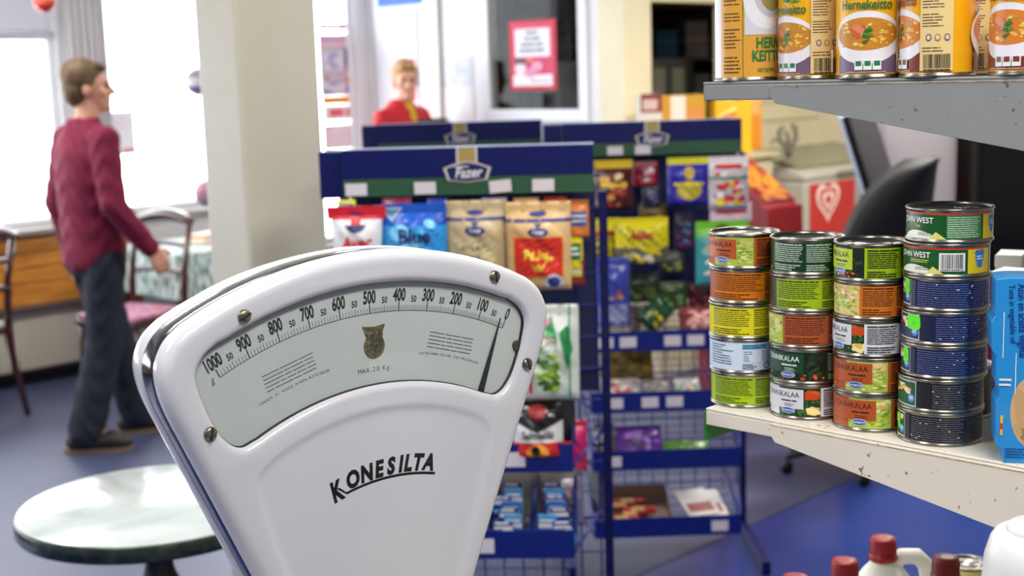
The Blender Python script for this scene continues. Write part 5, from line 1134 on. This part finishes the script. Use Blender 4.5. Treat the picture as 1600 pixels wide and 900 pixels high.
card('window_poster', 'white strip with red lettering below the orange strip', 'poster', 505, 165, 563, 186, 'v', WALLV + .045, (236, 234, 236), lambda a, w, h: a.lines(w * .15, h * .8, w * .85, h * .2, 1, M_(220, 90, 100), 4, 1., .05))
b_ = at(528, 205, 8.7)
card('window_poster', 'faint grey and pink sheet at the bottom of the poster window', 'poster', 505, 196, 563, 230, 'v', WALLV + .045, (222, 204, 208), lambda a, w, h: a.blobs(0, h * .6, w, h, 8, [M_(200, 200, 216), M_(226, 220, 230)], .02, 3))
card('window_notice', 'white notice with a red band taped on the second window', 'notice', 171, 175, 213, 240, 'v', WALLV + .045, (236, 232, 236), lambda a, w, h: (a.rect(w * .45, h * .03, w * .98, h * .14, M_(224, 130, 150)), a.lines(w * .1, h * .9, w * .9, h * .6, 4, M_(222, 206, 214), 2, .3))[-1])
# red poster and notices on the booth
def poster_red(a, w, h):
    a.rect(w * .06, h * .06, w * .94, h * .96, M_(208, 40, 92)); a.rect(w * .13, h * .48, w * .87, h * .88, M_(232, 230, 236))
    for k, q in enumerate((.14, .18, .25, .28)): a.lines(w * (.5 - q), h * (.855 - k * .085), w * (.5 + q), h * (.795 - k * .085), 1, M_(110, 116, 130), k + 3, .8, .05)
    a.rect(w * .08, h * .06, w * .92, h * .22, M_(232, 228, 234)); a.ell(w * .24, h * .31, w * .12, h * .10, M_(232, 214, 224), 22); a.ell(w * .60, h * .34, w * .12, h * .075, M_(228, 150, 180), 22); a.ell(w * .46, h * .25, w * .10, h * .07, M_(220, 140, 176), 22)
    a.rect(w * .12, h * .38, w * .36, h * .46, M_(90, 50, 70)); a.rect(w * .38, h * .41, w * .52, h * .46, M_(230, 130, 90)); a.rect(w * .55, h * .11, w * .85, h * .14, M_(206, 190, 200)); a.ell(w * .52, h * .13, w * .03, h * .02, M_(206, 40, 60), 12)
card('red_poster', 'red bordered poster with white text field on the dark booth window', 'poster', 795, 34, 871, 140, 'u', BU - .012, (200, 24, 48), poster_red)
card('paper_notice', 'pale bluish notice taped to the white booth wall', 'notice', 693, 90, 738, 133, 'u', BU - .004, (206, 212, 226), lambda a, w, h: a.blobs(0, 0, w, h, 9, [M_(214, 220, 232), M_(190, 198, 218)], .03, 3))
card('paper_notice', 'plain white notice below the bluish one on the booth wall', 'notice', 693, 137, 741, 184, 'u', BU - .004, (226, 226, 230))
card('blue_sign', 'blue strip sign above the white door', 'sign', 591, -14, 670, 4, 'u', BU - .010, (60, 110, 210), th=.01)
card('red_notice', 'small red notice on the white door beside the head of the person in red', 'notice', 640, 92, 650, 156, 'u', BU - .022, (210, 60, 76))
# things in the window bays: blind, curtains, hanging ornaments
bl = thing('roller_blind', 'pale grey blind across the top of the left window', 'blind', W(1.0, WALLV - .03, 1.965), ANG); b = MB(); LV = mat((206, 206, 216), .7)
b.box((-4.0, -.012, 0), (2.66, 0, .55), LV); b.build('fabric', bl); b = MB(); b.tube([(-4.0, -.006, 0), (2.66, -.006, 0)], .012, LV, 10); b.build('bottom_rail', bl)
cu = thing('curtain', 'pale grey curtain hanging in folds between the two windows', 'curtain', W(3.885, WALLV - .05, 0), ANG); b = MB(); n = 60; vs = []
for z in (.95, 1.6, 2.8):
    for i in range(n + 1): x = -.125 + .25 * i / n; vs.append((x * (1 if z > 1.4 else .92), .022 * sin(i * .62) + .008 * sin(i * 1.7), z))
b.add(vs, [(j * (n + 1) + i, j * (n + 1) + i + 1, (j + 1) * (n + 1) + i + 1, (j + 1) * (n + 1) + i) for j in range(2) for i in range(n)], mat((208, 204, 206), .8), True); o = b.build('fabric', cu); sm_ = o.modifiers.new('s', 'SOLIDIFY'); sm_.thickness = .002
b = MB(); b.tube([(-.14, 0, 2.82), (.14, 0, 2.82)], .01, WHITE, 10); b.build('rod', cu)
def ornament(name, label, px, py, Y, r, stripes, cat='ornament'):
    p = at(px, py, Y); t = thing(name, label, cat, p); b = MB(); n = len(stripes)
    for k, c in enumerate(stripes):
        a0, a1 = -pi / 2 + pi * k / n, -pi / 2 + pi * (k + 1) / n; b.lathe([(max(1e-5, r * cos(a0 + (a1 - a0) * i / 5)), r * sin(a0 + (a1 - a0) * i / 5)) for i in range(6)], mat(c, .4), 32)
    b.build('shade', t); b = MB(); b.tube([(0, 0, r), (0, 0, CEIL - p.z)], .003, mat((120, 110, 110), .5), 6); b.build('cord', t); return t
ornament('paper_lantern', 'small orange red lantern hanging at the top left', 69, 2, 6.4, .052, [(190, 50, 44), (214, 70, 50), (222, 110, 80), (200, 54, 46)], 'lantern')
ornament('hanging_ball', 'striped purple and grey ball, upper of two half hidden by the column', 311, 128, 7.6, .078, [(120, 90, 130), (116, 84, 130), (206, 200, 212), (150, 146, 158), (160, 156, 166)])
ornament('hanging_ball', 'pinkish grey ball, lower of two half hidden by the column', 325, 302, 7.4, .076, [(110, 104, 130), (150, 120, 140), (180, 120, 130), (150, 140, 156)])

# ---------------------------------------------------------------- inside the booth
cb = thing('open_shelving', 'brown shelving seen dimly through the booth window', 'shelving', W(7.6, 6.2, 0), ANG - pi / 2)
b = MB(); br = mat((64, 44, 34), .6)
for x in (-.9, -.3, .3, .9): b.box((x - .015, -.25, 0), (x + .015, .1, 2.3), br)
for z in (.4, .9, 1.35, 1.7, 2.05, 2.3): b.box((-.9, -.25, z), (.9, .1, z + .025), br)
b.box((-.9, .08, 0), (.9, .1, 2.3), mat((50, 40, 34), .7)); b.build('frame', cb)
cl_ = [(36, 78, 96), (110, 96, 84), (90, 50, 40), (120, 116, 108), (60, 66, 50), (130, 110, 90), (40, 60, 100), (96, 70, 60)]
nm = ['teal', 'sand', 'rust', 'grey', 'moss', 'buff', 'navy', 'brown']
k = 0
for z in (.925, 1.375, 1.725):
    for x in (-.72, -.50, -.15, .10, .45, .70):
        t = thing('storage_box', '%s box on the %s shelf inside the dim booth' % (nm[k % 8], {.925: 'low', 1.375: 'middle', 1.725: 'upper'}[z]), 'box', cb.location + V((0, 0, z)) + Matrix.Rotation(ANG - pi / 2, 3, 'Z') @ V((x, -.1, 0)), ANG - pi / 2, 'boxes in the booth')
        b = MB(); b.box((-.09, -.1, 0), (.09, .1, .14 + .05 * (k % 3)), mat(cl_[k % 8], .6)); b.build('box', t, bevel=.004); b = MB(); b.box((-.093, -.103, .11), (.093, .103, .125), mat(tuple(min(255, q + 30) for q in cl_[k % 8]), .6)); b.build('band', t); k += 1
lt = MB()
# ---------------------------------------------------------------- corner with the yellow cartons, red bin and freezer
def carton(label, px, py, Y, w, d, h, c, rz, fn, top=True, name='carton', base=None):
    p = at(px, py, Y); t = thing(name, label, 'carton', (p.x, p.y, p.z), rz); b = MB(); b.box((-w / 2, 0, 0), (w / 2, d, h), mat(c, .5)); b.build('box', t, bevel=.004); a = Art(.001); fn(a, w, h); a.build('print', flatmap(0), t); return t
YC = (214, 160, 20); sz = 1.16
sh = at(1090, 200, 7.3); st = thing('side_counter', 'low beige counter under the yellow cartons behind the racks', 'counter', W(6.20, 4.62, 0), ANG); b = MB(); b.box((-.62, -.22, sz - .03), (.53, .22, sz), mat((190, 176, 140), .5)); b.build('worktop', st, bevel=.004); b = MB(); b.box((-.58, -.19, 0), (.50, .20, sz - .03), mat((196, 184, 150), .6)); b.build('cabinet', st, bevel=.004)
def on(px, Y, z): p = at(px, 200, Y); return V((p.x, Y, z))
for lab, px, Y, w, h, c, fn in (
    ('yellow carton with a pale label standing behind the racks', 1068, 7.62, .26, .345, (190, 140, 24), lambda a, w, h: (a.rect(-w * .28, .02, w * .05, h * .99, M_(226, 210, 196)), a.rect(w * .05, .02, w * .42, h * .8, M_(206, 130, 60)))[-1]),
    ('bright yellow carton with a slanting logo right of the labelled one', 1146, 7.46, .22, .300, (232, 180, 24), lambda a, w, h: (a.poly([(-w * .4, h * .55), (w * .1, h * .75), (w * .05, h * .9), (-w * .42, h * .72)], M_(236, 214, 110)), a.lines(-w * .38, h * .78, w * .1, h * .64, 1, M_(190, 110, 60), 2, .6, 0, .3))[-1]),
    ('tall orange carton at the right end of the side counter', 1174, 7.62, .13, .42, (222, 140, 20), lambda a, w, h: a.rect(-w * .4, h * .5, w * .4, h * .8, M_(232, 170, 90))),
    ('white packet with a dark red rim left of the yellow cartons', 1018, 7.75, .12, .36, (206, 198, 186), lambda a, w, h: (a.rect(-w / 2, h * .72, w / 2, h, M_(120, 30, 34)), a.rect(-w * .4, h * .76, w * .3, h * .92, M_(200, 170, 160)), a.rect(-w * .5, 0, w * .1, h * .3, M_(130, 40, 44)))[-1])):
    uu, _q = hitp(px, 200, 'v', 4.62 + (Y - 7.6) * .3); q = W(uu, 4.62 + (Y - 7.6) * .3, sz); t = thing('carton', lab, 'carton', q, radians(8)); b = MB(); b.box((-w / 2, 0, 0), (w / 2, .12, h), mat(c, .5)); b.build('box', t, bevel=.004); a = Art(.001); fn(a, w, h); a.build('print', flatmap(0), t)
# grey machine with a grille seen through the hatch
q = W(6.75, 5.6, 0); t = thing('grey_cabinet', 'dark grey cabinet with upright glass panels seen through the hatch', 'cabinet', q, ANG); b = MB(); b.box((-.5, -.2, 0), (.5, .2, 1.72), mat((60, 58, 56), .5)); b.build('body', t, bevel=.01)
for x in (-.28, -.08, .12, .32): b = MB(); b.box((x - .06, -.206, 1.3), (x + .06, -.2, 1.66), mat((110, 108, 92), .3)); b.build('glass_panel', t)
# red stepped bin
p = at(1166, 330, 6.6); rb_ = thing('display_bin', 'red and yellow cardboard display bin with a sloping front behind the further rack', 'display bin', (p.x, 6.6, 0), radians(38))
RD = mat((124, 6, 12), .55); b = MB(); SW = Matrix(((0, 1, 0, 0), (1, 0, 0, 0), (0, 0, 1, 0), (0, 0, 0, 1)))
b.prism([(-.22, 0), (-.22, .98), (-.20, 1.02), (.20, 1.28), (.22, 1.28), (.22, 0)], -.12, .12, RD, SW); b.build('bin', rb_, bevel=.004)
b = MB(); b.prism([(-.215, 1.018), (-.20, 1.035), (.19, 1.288), (.195, 1.27)], -.10, .10, nmat('mixed_sweets', [(.38, (120, 20, 22)), (.48, (176, 120, 20)), (.55, (130, 30, 26)), (.65, (90, 14, 20))], 9, 2, r=.4, stretch=(1, 1, .4)), SW); b.build('contents', rb_)
b = MB(); b.box((-.125, -.25, .90), (.125, -.215, .985), RD); b.box((-.125, -.252, .83), (.125, -.216, .90), RD); b.build('front_lip', rb_)
b = MB(); b.box((.12, -.2, .2), (.124, .2, .9), mat((214, 206, 200), .5)); b.build('side_card', rb_)
# chest freezer
fz = thing('chest_freezer', 'grey chest freezer with a red panel and pale heart emblem', 'freezer', W(6.76, 4.25, 0), ANG)
GR_ = mat((176, 170, 158), .4); b = MB(); b.box((0, 0, .06), (1.25, .62, .98), GR_); b.build('cabinet', fz, bevel=.02)
b = MB(); b.prism([(0, .98), (0, 1.02), (.10, 1.05), (.52, 1.13), (.62, 1.10), (.62, .98)], 0, 1.25, GR_, SW); b.build('lid_frame', fz, bevel=.012)
b = MB(); b.prism([(.08, 1.05), (.08, 1.058), (.52, 1.142), (.52, 1.13)], .06, 1.19, mat((120, 124, 104), .15), SW); b.build('glass_lid', fz)
b = MB(); b.box((.05, -.004, .12), (1.2, 0, .96), mat((190, 18, 28), .35)); b.box((-.004, .08, .12), (0, .54, .92), mat((200, 190, 184), .5)); dp = b.build('decal_panel', fz)
a = Art(.0012)
def heart(cx, cz, s, mt): 
    a.poly([(cx + s * 16 * sin(t) ** 3 / 16, cz + s * (13 * cos(t) - 5 * cos(2 * t) - 2 * cos(3 * t) - cos(4 * t)) / 16) for t in [2 * pi * i / 40 for i in range(40)]], mt)
HC, HR = mat((240, 216, 206), .5), mat((190, 18, 28), .4)
for k, s_ in enumerate((.13, .098, .068, .036)): heart(.245, .855, s_, HC if k % 2 == 0 else HR)
a.ell(.16, .22, .10, .09, HC, 24); a.build('heart_emblem', flatmap(-.004), dp, 'pale spiral heart on red')
b = MB(); b.tube([(.35, -.004, 1.0), (.35, -.03, 1.01), (.55, -.03, 1.01), (.55, -.004, 1.0)], .008, mat((60, 60, 60), .4), 8); b.build('lid_handle', fz)
an = thing('twig_decoration', 'grey branching decoration on the beige wall above the freezer', 'decoration', at(1232, 232, 7.9), 0); b = MB(); gt = mat((112, 106, 92), .6)
b.tube([(0, 0, -.05), (-.01, 0, .0), (-.05, 0, .05), (-.055, 0, .10), (-.03, 0, .13)], .015, gt, 8); b.tube([(0, 0, -.05), (.02, 0, .01), (.045, 0, .06), (.04, 0, .12), (.02, 0, .14)], .015, gt, 8); b.tube([(-.01, 0, 0), (0, 0, .06), (-.015, 0, .10)], .013, gt, 8); b.tube([(-.05, 0, .04), (-.09, 0, .06), (-.10, 0, .03)], .008, gt, 8); b.lathe([(.05, 0), (.05, .012), (.012, .02), (.01, .03)], gt, 20, c=(0, 0, -.08)); b.build('twigs', an)
b = MB()
for z in (1.30, 1.42): b.box((7.0, 4.985, z), (8.09, 5.0, z + .03), BEIGE, RM)
struct(b.build('trim_5'))
# office chair
oc = at(1372, 330, 5.2); ch_ = thing('office_chair', 'black high-backed office chair seen from behind the cans', 'chair', (oc.x + .03, 5.2, 0), radians(25))
BP = mat((9, 9, 11), .6); b = MB(); vs = []; nz, nx = 16, 12
def ocp(i, j, off): 
    t = j / nz; x = -1 + 2 * i / nx; w = .46 * (1 if t < .15 else sqrt(max(.0, 1 - ((t - .15) / .87) ** 2)) ** .85 + .0)
    return (.215 - w * (1 - x) / 2, -.06 * (1 - x * x) - .10 * t + .05 + off * (1 - .3 * x * x), .56 + .72 * t)
for off in (0, .07):
    for j in range(nz + 1):
        for i in range(nx + 1): vs.append(ocp(i, j, off))
K = (nx + 1) * (nz + 1); fs = []
for s_ in (0, 1):
    for j in range(nz):
        for i in range(nx): q = s_ * K + j * (nx + 1) + i; fs.append((q, q + 1, q + nx + 2, q + nx + 1))
per = [i for i in range(nx + 1)] + [j * (nx + 1) + nx for j in range(1, nz + 1)] + [nz * (nx + 1) + i for i in range(nx - 1, -1, -1)] + [j * (nx + 1) for j in range(nz - 1, 0, -1)]
for a_, c_ in zip(per, per[1:] + per[:1]): fs.append((a_, c_, K + c_, K + a_))
b.add(vs, fs, BP, True); b.build('backrest', ch_)
b = MB(); b.lathe([(.0, .44), (.20, .44), (.24, .46), (.25, .50), (.22, .52), (0, .53)], BP, 32, c=(0, .26, 0), sy=.95); b.build('seat', ch_)
b = MB(); b.tube([(0, .22, .08), (0, .22, .45)], .028, mat((60, 60, 62), .3, .8), 14); b.tube([(0, .20, .44), (0, .06, .47), (0, .02, .66)], .018, BP, 10); b.build('gas_column', ch_)
for k in range(5):
    an_ = 2 * pi * k / 5 + .5; b = MB(); c_, s_ = cos(an_), sin(an_); b.tube([(0, .22, .10), (.15 * c_, .22 + .15 * s_, .09), (.28 * c_, .22 + .28 * s_, .07)], [.022, .018, .014], BP, 8); o = b.build('base_arm', ch_)
    b = MB(); b.lathe([(.0, -.012), (.026, -.012), (.028, 0), (.026, .012), (0, .012)], BP, 16, mx=Matrix.Translation((.28 * c_, .22 + .28 * s_, .028)) @ Matrix.Rotation(pi / 2, 4, 'X')); b.build('castor', o)
# slanted screen, grey and black cabinets further right
sc_ = at(1362, 245, 6.0); ms = thing('tilted_screen', 'thin tilted screen with a pale rim left of the grey cabinet', 'screen', (sc_.x, 6.0, 0), radians(62))
b = MB(); mx = Matrix.Translation((0, 0, sc_.z)) @ Matrix.Rotation(radians(-18), 4, 'X'); b.box((-.24, -.015, -.16), (.24, .015, .20), mat((14, 14, 18), .3), mx); b.box((-.25, .015, -.17), (.25, .03, .21), mat((186, 196, 216), .3), mx); b.build('screen_panel', ms, bevel=.004)
b = MB(); b.box((-.03, .0, .02), (.03, .04, sc_.z - .1), BLACK); b.build('stand', ms); b = MB(); b.lathe([(.16, 0), (.16, .015), (.03, .03), (0, .03)], BLACK, 28); b.build('foot', ms)
gc = at(1436, 260, 6.3); g_ = thing('grey_cabinet', 'tall light grey cabinet between the office chair and black cooler', 'cabinet', (gc.x, 6.3, 0), radians(-2)); b = MB(); b.box((-.19, 0, 0), (.175, .5, 1.62), mat((164, 156, 158), .45)); b.build('body', g_, bevel=.01)
b = MB(); b.box((-.165, -.006, .1), (.15, 0, 1.5), mat((168, 160, 162), .45)); b.build('door', g_, bevel=.004)
kc = at(1632, 300, 6.2); g_ = thing('black_cooler', 'tall black drinks cooler at the right edge behind the tins', 'cooler', (kc.x + .02, 6.15, 0), radians(-2)); b = MB(); b.box((-.36, 0, .05), (.40, .6, 1.70), mat((20, 18, 20), .3)); b.build('body', g_, bevel=.01)
b = MB(); b.box((-.33, -.012, .2), (.37, 0, 1.6), mat((10, 9, 11), .12)); dr = b.build('door', g_, bevel=.004); b = MB(); b.tube([(.33, -.012, .7), (.33, -.045, .72), (.33, -.045, 1.05), (.33, -.012, 1.07)], .008, mat((70, 70, 72), .3), 8); b.build('door_handle', dr)
